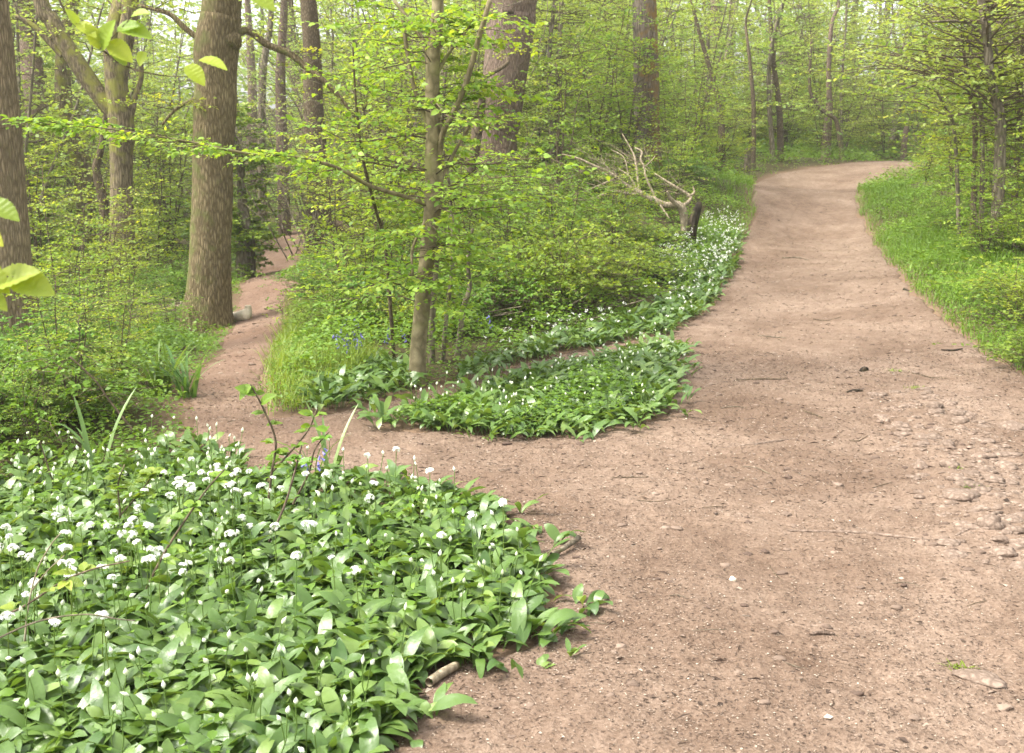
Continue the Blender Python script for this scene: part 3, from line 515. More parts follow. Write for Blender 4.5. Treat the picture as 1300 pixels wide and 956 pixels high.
# right hand tree and its coppice
plain('hazel_tree', 'taller hazel trunk on the right bank leaning over the bank foliage', [(1272, 215, 16), (1270, 162, 13), (1263, 125, 12), (1256, 85, 11), (1252, 34, 11), (1246, 0, 10)], 13.5, BARK_GREY, G_MID, top=6.5, seed=21, n_low=100, low=(1.7, 4.4), llen=(.6, 2.1), leaf=.068, tint=.5, sides=16, furrow=.002,
    limbs=[([(1269, 70, 5), (1255, 50, 4.5), (1236, 34, 4), (1215, 27, 3.5), (1180, 28, 2.5)], 0), ([(1266, 110, 5), (1250, 100, 4.5), (1225, 92, 4), (1190, 100, 3), (1150, 112, 2.5)], 0), ([(1280, 120, 6), (1300, 110, 5), (1330, 80, 5)], 0)])
for i, (px, lab) in enumerate([([(1240, 225, 8), (1238, 170, 7), (1230, 110, 6), (1222, 50, 4)], 'thin hazel stem left of the taller right bank hazel trunk'), ([(1252, 222, 7), (1247, 170, 6), (1240, 100, 5), (1228, 40, 4)], 'hazel stem tucked close behind the taller right bank hazel trunk'),
    ([(1290, 225, 9), (1294, 160, 8), (1296, 90, 7), (1304, 20, 6)], 'upright hazel stem near the right edge of the bank'), ([(1224, 222, 6), (1212, 170, 5), (1196, 130, 4), (1180, 90, 3)], 'hazel stem leaning out towards the path from the right bank coppice')]):
    pole('hazel_tree', lab, px, 14.6 + .3 * i, BARK_GREY if i % 2 else BARK_TWIG, G_LIME, 55, .066, (.4, 1.3), .55, 30 + i, cat='sapling', top=4.8, lo=1.1, tpl=LEAF_LO)
# ---- background wood: prototypes and copies
def proto(kind, seed):
    global rng
    keep = rng; rng = np.random.default_rng(seed); tr, tw, lf = MB(), MB(), MB()
    if kind == 'hazel_bush':
        for i in range(6):
            a = rng.uniform(0, 6.28); ln = rng.uniform(.12, .4); h = rng.uniform(3.6, 6.2); s_ = np.linspace(0, 1, 5)[:, None]
            P = A([0, 0, -.1]) + A([math.cos(a) * .15, math.sin(a) * .15, 0]) + s_ * A([math.cos(a) * ln * h, math.sin(a) * ln * h, h]) + rng.normal(0, .09, (5, 3)) * s_
            q = limb(tr, P, np.linspace(rng.uniform(.025, .05), .008, 5), 18, 6, .05)
            B = along(q, 26, .3, 4.9); sprays(B, dirs(len(B), (-.05, .45)), rng.uniform(.5, 1.6, len(B)), tw, lf, .078, 7, 6, tint=.5)
    elif kind == 'sapling':
        h = rng.uniform(6, 8); P = A([[0, 0, -.1], [0, 0, h * .3], [.1, 0, h * .6], [.1, .1, h]]) + rng.normal(0, .12, (4, 3)) * A([[0], [1], [1], [1]])
        q = limb(tr, P, [.06, .05, .035, .01], 26, 8, .05, .3); B = along(q, 75, .6, 5.6)
        sprays(B, dirs(len(B), (0, .4)), rng.uniform(.6, 1.8, len(B)), tw, lf, .08, 8, 6, tint=.55)
    elif kind == 'tall_tree':
        h = 11; P = A([[0, 0, -.15], [0, 0, 2], [.15, 0, 5], [.1, .1, h]]) + rng.normal(0, .15, (4, 3)) * A([[0], [1], [1], [1]]); r0 = rng.uniform(.13, .24)
        q = limb(tr, P, [r0 * 1.1, r0, r0 * .85, r0 * .3], 44, 20, .07, .3, seed, .004); B = along(q, 24, 1.3, 6); sprays(B, dirs(len(B), (0, .4)), rng.uniform(.7, 2.2, len(B)), tw, lf, .08, 7, 6, tint=.5)
        B = along(q, 9, 5, h); sprays(B, dirs(len(B), (.2, .8)), rng.uniform(1.2, 2.6, len(B)), tw, lf, .09, 6, 5, 2, tint=.5, thin=.012)
    elif kind == 'young_hazel':
        for i in range(4):
            a = rng.uniform(0, 6.28); h = rng.uniform(1.3, 2.3); s_ = np.linspace(0, 1, 5)[:, None]; P = A([0, 0, -.08]) + s_ * A([math.cos(a) * .4, math.sin(a) * .4, h]) + rng.normal(0, .05, (5, 3)) * s_
            q = limb(tr, P, np.linspace(.016, .005, 5), 14, 5); B = along(q, 22, .15, 9); sprays(B, dirs(len(B), (0, .5)), rng.uniform(.3, .9, len(B)), tw, lf, .052, 6, 5, tint=.5)
    elif kind == 'bare_thicket':
        for i in range(26):
            a = rng.uniform(0, 6.28); h = rng.uniform(1.5, 3.4); b = rng.normal(0, .5, 2); s_ = np.linspace(0, 1, 5)[:, None]
            P = A([b[0], b[1], -.1]) + s_ * A([math.cos(a) * .5 * h, math.sin(a) * .5 * h, h]) + rng.normal(0, .12, (5, 3)) * s_
            q = limb(tr, P, np.linspace(.012, .004, 5), 12, 4); B = along(q, 5, .3, 9); sprays(B, dirs(len(B), (-.2, .8)), rng.uniform(.4, 1, len(B)), tw, lf, .04, 5, 1, tint=.6)
    rng = keep
    bk = {'hazel_bush': BARK_GREY, 'sapling': BARK_GREY, 'tall_tree': BARK_BIG, 'young_hazel': BARK_TWIG, 'bare_thicket': BARK_GREY}[kind]
    for k_ in (3, 4): lf.f[k_] += [(f + lf.n, 1) for f, m in tw.f[k_]]
    lf.v += tw.v; lf.r += tw.r; lf.n += tw.n
    return [('trunk' if kind in ('sapling', 'tall_tree') else 'stems', tr.mesh(kind + '_trunk', bk)), ('crown', lf.mesh(kind + '_crown', [G_MID if kind not in ('young_hazel',) else G_LIME, BARK_TWIG if kind != 'bare_thicket' else BARK_GREY]))]
PROTO = {k_: [proto(k_, 100 + 7 * i + len(k_)) for i in range(n)] for k_, n in (('hazel_bush', 3), ('sapling', 3), ('tall_tree', 2), ('young_hazel', 3), ('bare_thicket', 1))}
CATS = {'hazel_bush': 'bush', 'sapling': 'tree', 'tall_tree': 'tree', 'young_hazel': 'bush', 'bare_thicket': 'thicket'}
placed = []
def place(kind, x, y, sc, label, group=None):
    t = thing(kind, label, CATS[kind], (x, y, float(HG(x, y))), group); t.rotation_euler = (0, 0, rng.uniform(0, 6.28)); t.scale = (sc, sc, sc * rng.uniform(.92, 1.1))
    for pn, me in PROTO[kind][rng.integers(len(PROTO[kind]))]: link(pn, me, t)
    placed.append((x, y)); return t
GOOD = {}
ORD = ['first', 'second', 'third', 'fourth', 'fifth', 'sixth', 'seventh', 'eighth', 'ninth', 'tenth', 'eleventh', 'twelfth', 'thirteenth', 'fourteenth', 'fifteenth', 'sixteenth', 'seventeenth', 'eighteenth', 'nineteenth', 'twentieth', 'twenty first', 'twenty second', 'twenty third', 'twenty fourth']
def scatter(kind, n, pxr, dr, mind, what, where, sc=(.85, 1.15), clear=1.0):
    got = []
    for _ in range(n * 60):
        if len(got) >= n: break
        d = math.sqrt(rng.uniform(dr[0] ** 2, dr[1] ** 2)); px = rng.uniform(*pxr); x = (px - CX) / F * d; y = d
        if any((x - a) ** 2 + (y - b) ** 2 < mind ** 2 for a, b in placed): continue
        if path_sd(A([x]), A([y]))[0] < clear: continue
        got.append((px, place(kind, x, y, rng.uniform(*sc), what)))
    for i, (px, t) in enumerate(sorted(got, key=lambda g_: g_[0])): t['label'] = '%s from the left of the %s %s' % (ORD[i], what, where); t['group'] = '%s %s' % (what, where)
W1, W2, W3, W4, W5 = 'behind the forked tree', 'behind the narrow footpath', 'between massive and rusty trunks', 'beyond the bend of the path', 'on the right bank'
TT, HB_, SP_, YB_ = 'distant tall trees', 'many stemmed hazels', 'slender leafy saplings', 'low hazel bushes'
for w_, n_, pr, dr in ((W1, 4, (-170, 50), (22, 40)), (W2, 3, (320, 520), (34, 46)), (W3, 2, (690, 800), (28, 44)), (W4, 4, (870, 1180), (40, 56)), (W5, 2, (1200, 1420), (24, 40))): scatter('tall_tree', n_, pr, dr, 2.0, TT, w_)
for w_, n_, pr, dr in ((W1, 15, (-240, 235), (18, 44)), (W2, 9, (405, 570), (24, 48)), (W3, 11, (540, 850), (23, 46)), (W4, 15, (840, 1190), (31, 56)), (W5, 11, (1190, 1520), (17, 42))): scatter('hazel_bush', n_, pr, dr, 1.6, HB_, w_, clear=1.7)
for w_, n_, pr, dr in ((W1, 12, (-220, 235), (20, 46)), (W2, 10, (395, 560), (26, 50)), (W3, 12, (560, 850), (22, 46)), (W4, 16, (850, 1190), (30, 58)), (W5, 10, (1190, 1480), (18, 44))): scatter('sapling', n_, pr, dr, 1.2, SP_, w_)
for w_, n_, pr, dr in ((W1, 14, (-240, 230), (15, 36)), (W2, 9, (405, 540), (19, 36)), (W3, 12, (560, 860), (17, 34)), (W4, 17, (880, 1200), (33, 50)), (W5, 12, (1210, 1520), (15, 34))): scatter('young_hazel', n_, pr, dr, .9, YB_, w_, sc=(.9, 1.4), clear=1.1)
for i, (px, d, s_, lab) in enumerate([(445, 19.5, 1.1, 'grey tangle of bare twigs behind the slim tree, left of its trunk'), (470, 17.5, 1.2, 'wide grey thicket of bare twigs under the broken propped log'), (545, 20.5, 1.3, 'bare twiggy thicket behind the top of the slim tree'), (300, 26, 1.2, 'bare twig thicket right behind the oak trunk'), (60, 24, 1.3, 'bare twig thicket in the gap below the mossy leaning limb'), (505, 22, 1.15, 'grey thicket of bare twigs just left of the massive trunk'), (440, 24, 1., 'bare twiggy thicket beside the dark footpath trunk')]):
    place('bare_thicket', (px - CX) / F * d, d, s_, lab)
# bushes of the middle distance
YH = [(25, 5.9, .2, 'twiggy sprig bush at the left edge right behind the garlic bed'), (62, 7.9, .22, 'loose sprig bush rising over the left bramble mound'), (180, 9.4, .3, 'tiny sprig bush left of the silvery strap leaves'), (-10, 7.0, .21, 'waist high sprig bush at the left edge among the nearest brambles'), (75, 6.5, .42, 'small bright sprig bush poking from the nearest bramble mound'), (135, 7.6, .36, 'little sprig bush between bramble mound and narrow footpath'), (215, 10.8, .3, 'little sprig bush in front of the oak'), (455, 10.3, .55, 'knee high hazel regrowth at the upper end of the pale grass corner'), (500, 11.2, .7, 'airy hazel regrowth just behind the slim tree, left'), (590, 11.0, .7, 'airy hazel regrowth just behind the slim tree, right'), (655, 11.6, .6, 'bright regrowth rising out of the bank brambles, left part'), (715, 12.4, .6, 'bright regrowth rising out of the bank brambles, middle part'), (778, 13.6, .55, 'bright regrowth rising out of the bank brambles, right part'), (-170, 9.8, .4, 'bright regrowth well left of the cut off ash trunk'), (90, 9.0, .45, 'bright regrowth in the left brambles, right of the ash trunk'), (150, 11.5, .5, 'bright regrowth between the brambles and the oak'), (850, 17, .6, 'bright regrowth behind the dark rotten post'), (1250, 12.5, .5, 'bright regrowth on the upper right bank'), (1170, 21.5, .5, 'bright regrowth where the grassy bank narrows at the bend'),
      (440, 11.4, .85, 'bright leafy hazel bush above the grassy corner left of the slim tree'), (485, 13.5, 1.0, 'leafy bush in the gap left of the slim tree trunk'), (520, 15.8, 1.1, 'leafy bush hugging the back of the slim tree'), (590, 13.4, .6, 'leafy bush in front of the massive trunk base'),
      (665, 15.6, .6, 'leafy bush at the right foot of the massive trunk'), (706, 17.8, 1.1, 'leafy bush halfway between massive trunk and rusty trunk'), (755, 19.5, 1.1, 'leafy bush left of the rusty trunk'), (868, 23, 1.0, 'leafy bush right of the rusty trunk'), (905, 26, 1.1, 'leafy bush behind the small grey stump'),
      (75, 12.8, .8, 'leafy bush right of the cut off ash trunk'), (118, 14.2, .85, 'leafy bush in front of the mossy stout trunk'), (195, 17.5, .9, 'leafy bush between forked tree and oak'), (50, 16.5, 1.1, 'leafy bush behind the cut off ash trunk'), (215, 21, 1.1, 'leafy bush far behind between forked tree and oak'),
      (285, 22, .8, 'leafy bush hidden behind the oak trunk'), (455, 16.8, 1.0, 'leafy bush right of the dark footpath trunk'), (1205, 19.5, .8, 'leafy bush where the right bank meets the bend'), (1265, 15.8, .95, 'leafy bush around the feet of the right bank hazels'), (1320, 13.5, 1., 'leafy bush at the right edge of the bank'),
      (1238, 17.2, .85, 'leafy bush left of the right bank hazels'), (-90, 11.4, .8, 'leafy bush beyond the left side of the cut off ash trunk'), (1385, 11.5, 1., 'leafy bush high on the right bank beyond the picture edge'), (10, 21, 1.2, 'tall leafy bush deep in the wood at the far left'), (560, 19, 1.1, 'leafy bush behind the slanting stem')]
for px, d, s_, lab in YH: place('young_hazel', (px - CX) / F * d, d, s_, lab)
# far wood as one mass
def far_wood():
    lf = MB(); n = 190000; cl = 1500; a = rng.uniform(-1.0, 1.0, cl); d = rng.uniform(50, 82, cl); cx, cyy = np.sin(a) * d, np.cos(a) * d; cz = rng.uniform(0, 15, cl)
    c = rng.integers(0, cl, n); off = rng.normal(0, 1, (n, 3)) * A([1.7, 1.7, 1.0]); x = cx[c] + off[:, 0]; y = cyy[c] + off[:, 1]; z = H(x, y) + cz[c] + off[:, 2] + .4
    V, fs, r_ = leaves(np.stack([x, y, z], 1), dirs(n, (-.5, .5)), A([0, 0, 1.]) + rng.normal(0, .6, (n, 3)), rng.uniform(.2, .42, n), rng.uniform(.14, .3, n), np.clip(rng.normal(.5, .2, n) + (cl % 7) * .0, 0, 1)); lf.add(V, fs, r_, 0)
    m = 110; a = rng.uniform(-.95, .95, m); d = rng.uniform(44, 78, m); x, y = np.sin(a) * d, np.cos(a) * d; z = H(x, y); h = rng.uniform(9, 15, m); s_ = np.linspace(0, 1, 5)
    P = np.stack([x, y, z - .2], 1)[:, None] + s_[None, :, None] * np.stack([rng.normal(0, 1, m), rng.normal(0, .6, m), h], 1)[:, None]; P[:, 1:] += rng.normal(0, .12, (m, 4, 3))
    lf.add(*tubes(P, rng.uniform(.07, .26, m)[:, None] * (1 - .6 * s_), 7), rnd=.5, mat=1)
    tag(lf.obj('distant_woodland', [G_MID, BARK_GREY]), 'hazy mass of pale green woodland closing off the view', None, None, 'stuff')
far_wood()
# ------------------------------------------------------------------ brambles
def bramble_proto(seed, nc=105, Rr=1., h=.55):
    global rng
    keep = rng; rng = np.random.default_rng(seed); st, lf = MB(), MB(); K = 9; s_ = np.linspace(0, 1, K)
    a = rng.uniform(0, 6.283, nc); r0 = rng.uniform(0, .45, nc) * Rr; b = rng.uniform(0, 6.283, nc); L = rng.uniform(.35, 1.0, nc) * Rr; hh = h * rng.uniform(.3, 1.3, nc) * (1 + .25 * np.sin(a * 3 + seed))
    P = np.stack([r0 * np.cos(b), r0 * np.sin(b), np.full(nc, -.03)], 1)[:, None] + np.stack([np.cos(a)[:, None] * L[:, None] * s_, np.sin(a)[:, None] * L[:, None] * s_, hh[:, None] * np.sin(np.minimum(s_ * 1.25, 1.05) * math.pi * .62)[None]], -1)
    P[:, 1:] += rng.normal(0, .02, (nc, K - 1, 3)); st.add(*tubes(P, .0035 * (1 - .6 * s_)[None] * np.ones((nc, 1)), 4), rnd=.5)
    m = 16; f = rng.uniform(.18, 1, (nc, m)); q = f * (K - 1); i = np.minimum(q.astype(int), K - 2); w_ = (q - i)[..., None]; ar = np.arange(nc)[:, None]; C = P[ar, i] * (1 - w_) + P[ar, i + 1] * w_
    az = rng.uniform(0, 6.283, (nc, m)); pet = rng.uniform(.02, .07, (nc, m))[..., None] * np.stack([np.cos(az), np.sin(az), np.full_like(az, .7)], -1); C2 = C + pet
    ti = np.clip(rng.normal(.42, .17, (nc, m)), 0, 1)
    for da in (-1.05, 0, 1.05):
        D = np.stack([np.cos(az + da), np.sin(az + da), rng.normal(-.05, .3, az.shape)], -1).reshape(-1, 3); k_ = len(D); Ln = rng.uniform(.024, .05, k_)
        V, fs, r_ = leaves(C2.reshape(-1, 3), D, A([0, 0, 1.]) + rng.normal(0, .38, (k_, 3)), Ln, Ln * .72, np.clip(ti.ravel() + rng.normal(0, .08, k_), 0, 1), LEAF_HI); lf.add(V, fs, r_)
    rng = keep; return [('canes', st.mesh('bramble_canes', BARK_TWIG)), ('leaves', lf.mesh('bramble_leaves', [G_DARK, G_HERB, G_LIME, G_HERB][seed % 4]))]
BP = [bramble_proto(s_) for s_ in (5, 6, 7)] + [bramble_proto(8, 85, .7, .4)]
def bramble(px, d, s_, hz, label):
    x = (px - CX) / F * d; t = thing('bramble_bush', label, 'bramble', (x, d, float(HG(x, d)) - .02)); t.rotation_euler = (0, 0, rng.uniform(0, 6.28)); t.scale = (s_, s_, s_ * hz)
    for pn, me in BP[rng.integers(4)]: link(pn, me, t)
BR = [(525, 9.6, .55, 1.2, 'small bramble hugging the left foot of the slim tree'), (-30, 6.3, .85, 1.0, 'bramble mound at the left edge, in front of the cut off ash trunk'), (55, 6.7, .75, .8, 'dense bramble mound nearest the garlic bed, at the left'), (100, 7.7, .6, .7, 'bramble mound right behind the nearest one'), (20, 8.6, .8, .9, 'bramble growing at the foot of the cut off ash trunk'), (105, 9.6, .6, .55, 'bramble patch halfway to the oak'),
      (185, 11.4, .6, .5, 'low bramble in front left of the oak'), (75, 11, 1., .9, 'bramble between ash trunk and forked tree'), (170, 14.4, 1, .8, 'bramble at the right foot of the forked tree'), (110, 15.8, 1.1, .9, 'bramble at the left foot of the forked tree'), (222, 15.2, .9, .7, 'bramble behind the oak, beside the twig heap'),
      (440, 9.9, .7, .9, 'bramble at the left of the slim tree trunk'), (490, 10.2, .8, 1.2, 'bramble close behind the slim tree, left side'), (600, 9.9, .75, 1.2, 'bramble close behind the slim tree, right side'), (650, 10.4, .85, 1.25, 'bramble tangle above the shaded bank of dark garlic'), (705, 10.9, .9, 1.15, 'bramble tangle in the middle of the bank'),
      (760, 11.6, .95, 1.05, 'bramble tangle at the right end of the bank'), (810, 12.8, .9, .8, 'bramble reaching down to the white flowers by the wide path'), (560, 12, .9, 1.2, 'bramble behind the slim tree, higher up the bank'), (690, 13.2, 1.1, 1.1, 'bramble below the fallen pale branch'), (750, 14.8, 1., .9, 'bramble under the tips of the fallen pale branch'),
      (830, 15, .8, .7, 'low bramble left of the dark rotten post'), (630, 15, 1., 1.1, 'bramble at the foot of the massive trunk'), (790, 18, 1, 1, 'bramble in front of the rusty trunk'), (860, 19.5, .9, .8, 'bramble right of the rusty trunk foot'), (470, 12.5, .9, 1, 'bramble in the hollow left of the slim tree'), (1330, 9.8, .8, .8, 'dark bramble at the right edge of the grassy bank'),
      (1290, 12.6, .9, .8, 'bramble below the right bank hazels'), (1225, 16.4, .8, .7, 'bramble where the right bank meets the leafy bush'), (1350, 8.2, .7, .7, 'bramble just beyond the right edge near the path'), (395, 14, .6, .6, 'small bramble right of the narrow footpath')]
for b in BR: bramble(*b)
# ------------------------------------------------------------------ low plants
GAR_NEAR = [(-900, 610), (0, 600), (60, 585), (110, 600), (180, 590), (235, 560), (262, 560), (1200, 560), (1200, 1300), (-900, 1300)]
GAR_EDGE = [(540, 505), (600, 470), (680, 440), (740, 425), (800, 408), (860, 380), (900, 350), (912, 330), (935, 330), (915, 388), (880, 415), (845, 430), (680, 470), (600, 495), (560, 502)]
GAR_LEFT = [(395, 500), (430, 480), (480, 465), (520, 470), (520, 500), (440, 530), (395, 535)]
GAR_FLOW = [(820, 350), (850, 325), (905, 285), (940, 285), (945, 305), (935, 335), (915, 365), (860, 375)]
GRASS1 = [(330, 430), (365, 390), (400, 385), (470, 420), (480, 470), (430, 490), (380, 530), (325, 530)]
GRASSR = [(1080, 235), (1110, 225), (1300, 280), (1900, 380), (1900, 800), (1300, 500), (1080, 300)]
GRASSL = [(850, 400), (905, 330), (945, 300), (965, 265), (955, 232), (900, 232), (890, 300), (860, 350)]
def sample(n, y0, y1, spread=(-.62, .62)):
    y = np.sqrt(rng.uniform(y0 ** 2, y1 ** 2, n)); x = y * rng.uniform(spread[0], spread[1], n); return x, y
def garlic(mb, x, y, n_leaf=(2, 5), Lr=(.125, .215), Wr=(.034, .054), tint=.5, n=7, m=2, spread=.03, a1=(-1.15, .35), a0=(1.05, 1.55)):
    k_ = rng.integers(n_leaf[0], n_leaf[1], len(x)); X_ = np.repeat(x, k_); Y_ = np.repeat(y, k_); c = len(X_); t0 = np.repeat(np.clip(rng.normal(tint, .13, len(x)), 0, 1), k_)
    X_ = X_ + rng.normal(0, spread * .5, c); Y_ = Y_ + rng.normal(0, spread * .5, c); P = np.stack([X_, Y_, HG(X_, Y_) - .01], 1); sc = np.repeat(rng.uniform(.8, 1.12, len(x)), k_) * (1 - .45 * rng.random(c) ** 3); tw_ = rng.normal(0, .35, c)
    V, Fq, r_ = blades(P, rng.uniform(0, 6.283, c), rng.uniform(*Lr, c) * sc, rng.uniform(*Wr, c) * sc, rng.uniform(*a0, c), rng.uniform(*a1, c), np.clip(t0 + rng.normal(0, .15, c) + .6 * (rng.random(c) < .025), 0, 1), n, m, .28, .22, .3, roll=tw_)
    mb.add(V, Fq, r_)
def buds(mb, x, y, hgt=(.17, .3), mat=1, smat=0):
    n = len(x); B = np.stack([x, y, HG(x, y)], 1); h = rng.uniform(*hgt, n); T = B + np.stack([rng.normal(0, .03, n), rng.normal(0, .03, n), h], 1); s_ = np.linspace(0, 1, 4)[None, :, None]
    P = B[:, None] * (1 - s_) + T[:, None] * s_; P[:, 1:3, :2] += rng.normal(0, .006, (n, 2, 2)); mb.add(*tubes(P, np.full((n, 4), .0016), 4), rnd=.7, mat=smat)
    d_ = norm(P[:, 3] - P[:, 2] + rng.normal(0, .02, (n, 3))); q = np.linspace(0, 1, 6); rr = A([.0015, .0048, .0065, .005, .0022, .0003]); L = rng.uniform(.018, .028, n)
    Q = T[:, None] + d_[:, None] * (L[:, None] * q)[..., None]; mb.add(*tubes(Q, rr[None] * rng.uniform(.8, 1.2, (n, 1)), 6), rnd=np.repeat(rng.uniform(0, .3, n), 36), mat=mat)
gb = MB()
def in_zone(x, y, poly_): px, py = to_px(np.stack([x, y, H(x, y)], -1)); return inpoly(px, py, poly_)
x, y = sample(19000, 2.2, 9.0, (-.75, .25)); x = np.r_[x, rng.uniform(-3.2, .9, 4600)]; y = np.r_[y, rng.uniform(1.2, 3.4, 4600)]
ok = in_zone(x, y, GAR_NEAR) | (y < 2.9); s1 = path_sd(x, y) + .05 * fbm(x * 6, y * 6, 2, 92); ok &= ((s1 > .03) | ((s1 > -.12) & (rng.random(len(x)) < .06))) & (x < .6)
ok &= ~((y > 5.2) & (x < -2.2) & (rng.random(len(x)) < .5)); x, y = x[ok], y[ok]; nearm = y < 4.6
print('garlic near', nearm.sum(), (~nearm).sum())
garlic(gb, x[nearm], y[nearm], n=10, m=2); garlic(gb, x[~nearm], y[~nearm], (2, 4), (.12, .19), (.028, .045), n=6, m=1)
bx, by = sample(620, 2.6, 6.5, (-.55, .15)); okb = in_zone(bx, by, GAR_NEAR) & (path_sd(bx, by) > .06); buds(gb, bx[okb], by[okb], (.15, .24))
tag(gb.obj('wild_garlic_bed', [G_GARLIC, PETAL]), 'dense foreground bed of broad leaved wild garlic with pale buds', None, None, 'stuff')
gi = MB(); lo_, hi_ = ISLAND.min(0), ISLAND.max(0); x = rng.uniform(lo_[0] - .3, hi_[0] + .3, 5200); y = rng.uniform(lo_[1] - .3, hi_[1] + .3, 5200); si = sdist(np.c_[x, y], ISLAND) + .10 * fbm(x * 3.5, y * 3.5, 3, 91); ok = (si < -.02) | ((si < .14) & (rng.random(5200) < .05)); x, y = x[ok], y[ok]; print('island', len(x), lo_, hi_)
garlic(gi, x, y, (2, 5), (.13, .22), (.028, .046), tint=.6, n=6, m=2); ii = rng.choice(len(x), 110); buds(gi, x[ii], y[ii], (.12, .2))
tag(gi.obj('wild_garlic_island', [G_GARLIC, PETAL]), 'low island of wild garlic surrounded by bare earth where the paths fork', None, None, 'stuff')
gv = MB(); x, y = sample(60000, 5, 17, (-.3, .4)); z1 = in_zone(x, y, GAR_EDGE) | in_zone(x, y, GAR_LEFT); z2 = in_zone(x, y, GAR_FLOW); ok = (path_sd(x, y) > .03) & (z1 | (z2 & (rng.random(len(x)) < .45))) & (rng.random(len(x)) < .55); x, y = x[ok], y[ok]; print('verge garlic', len(x))
garlic(gv, x, y, (2, 4), (.13, .23), (.028, .045), tint=.45, n=5, m=1)
fx, fy = sample(40000, 8, 22, (-.1, .4)); ok = (in_zone(fx, fy, GAR_FLOW) & (rng.random(len(fx)) < .2)) | (in_zone(fx, fy, GAR_EDGE) & (rng.random(len(fx)) < .09)); fx, fy = fx[ok], fy[ok]; P = np.stack([fx, fy, HG(fx, fy) + rng.uniform(.16, .3, len(fx))], 1); print('verge flowers', len(fx))
for k_ in range(5):
    V, fs, r_ = leaves(P + rng.normal(0, .006, P.shape), dirs(len(P), (.1, 1.2)), rng.normal(0, 1, P.shape), rng.uniform(.012, .022, len(P)), np.full(len(P), .012), np.full(len(P), .8)); gv.add(V, fs, r_, 1)
tag(gv.obj('wild_garlic_verge', [G_GARLIC, PETAL]), 'darker wild garlic with white flowers lining the verge below the brambles', None, None, 'stuff')
# open flower heads, one by one
def umbel(seed):
    r2 = np.random.default_rng(seed); mb = MB(); n = 17; d_ = norm(r2.normal(0, 1, (n, 3)) + A([0, 0, .7])); C = d_ * .015 * r2.uniform(.8, 1.15, (n, 1)); s_ = np.linspace(0, 1, 2)[None, :, None]
    mb.add(*tubes(C[:, None] * s_, np.full((n, 2), .0007), 3), rnd=.2)
    for k_ in range(6):
        t1 = norm(np.cross(d_, A([.3, .5, .8]))); t2 = np.cross(d_, t1); a = k_ * 1.047 + .2; D = t1 * math.cos(a) + t2 * math.sin(a) + d_ * .35; V, fs, r_ = leaves(C, D, d_, np.full(n, .009), np.full(n, .0042), np.full(n, .9)); mb.add(V, fs, r_)
    return mb.mesh('umbel', PETAL)
UMB = [umbel(i) for i in range(4)]
st = MB(); s_ = np.linspace(0, 1, 5)[None, :, None]; st.add(*tubes(A([[0, 0, -.02]])[:, None] * (1 - s_) + A([[.015, .01, .22]])[:, None] * s_, np.full((1, 5), .0018), 5), rnd=.8); STALK = st.mesh('flower_stalk', G_GARLIC)
cand = [(430, 748), (385, 700), (352, 725), (300, 715), (290, 725), (375, 775), (460, 770), (12, 830), (70, 845), (45, 795), (130, 833), (142, 848), (80, 770), (385, 635), (412, 640), (467, 688), (472, 620), (480, 640), (605, 705), (560, 720), (640, 690), (545, 628), (500, 600)]
n_f = 0
def flower(px, py, label, group):
    global n_f
    p = hit(px, py + 40)[0]; x_, y_ = p[0], p[1]
    if path_sd(A([x_]), A([y_]))[0] < .05: return
    t = thing('garlic_flower', label, 'flower', (x_, y_, float(HG(x_, y_))), group); t.rotation_euler = (0, 0, rng.uniform(0, 6.28)); t.scale = (1, 1, rng.uniform(.95, 1.3)); link('stalk', STALK, t); h = link('flower_head', UMB[n_f % 4], t, (.015, .01, .225)); sc = rng.uniform(.7, 1.15); h.scale = (sc, sc, sc * .75); n_f += 1
for c in cand: flower(c[0], c[1], 'open white wild garlic flower standing alone among the garlic buds and leaves', 'lone open flowers in the garlic bed')
for i in range(75):
    c = [(60, 770, 75, 40), (300, 655, 60, 22), (110, 720, 80, 25), (290, 650, 40, 12), (200, 745, 70, 25)][i % 5]; flower(rng.normal(c[0], c[2]), min(rng.normal(c[1], c[3]), 860), 'open white wild garlic flower in the drift of flowers at the left of the bed', 'drift of open garlic flowers')
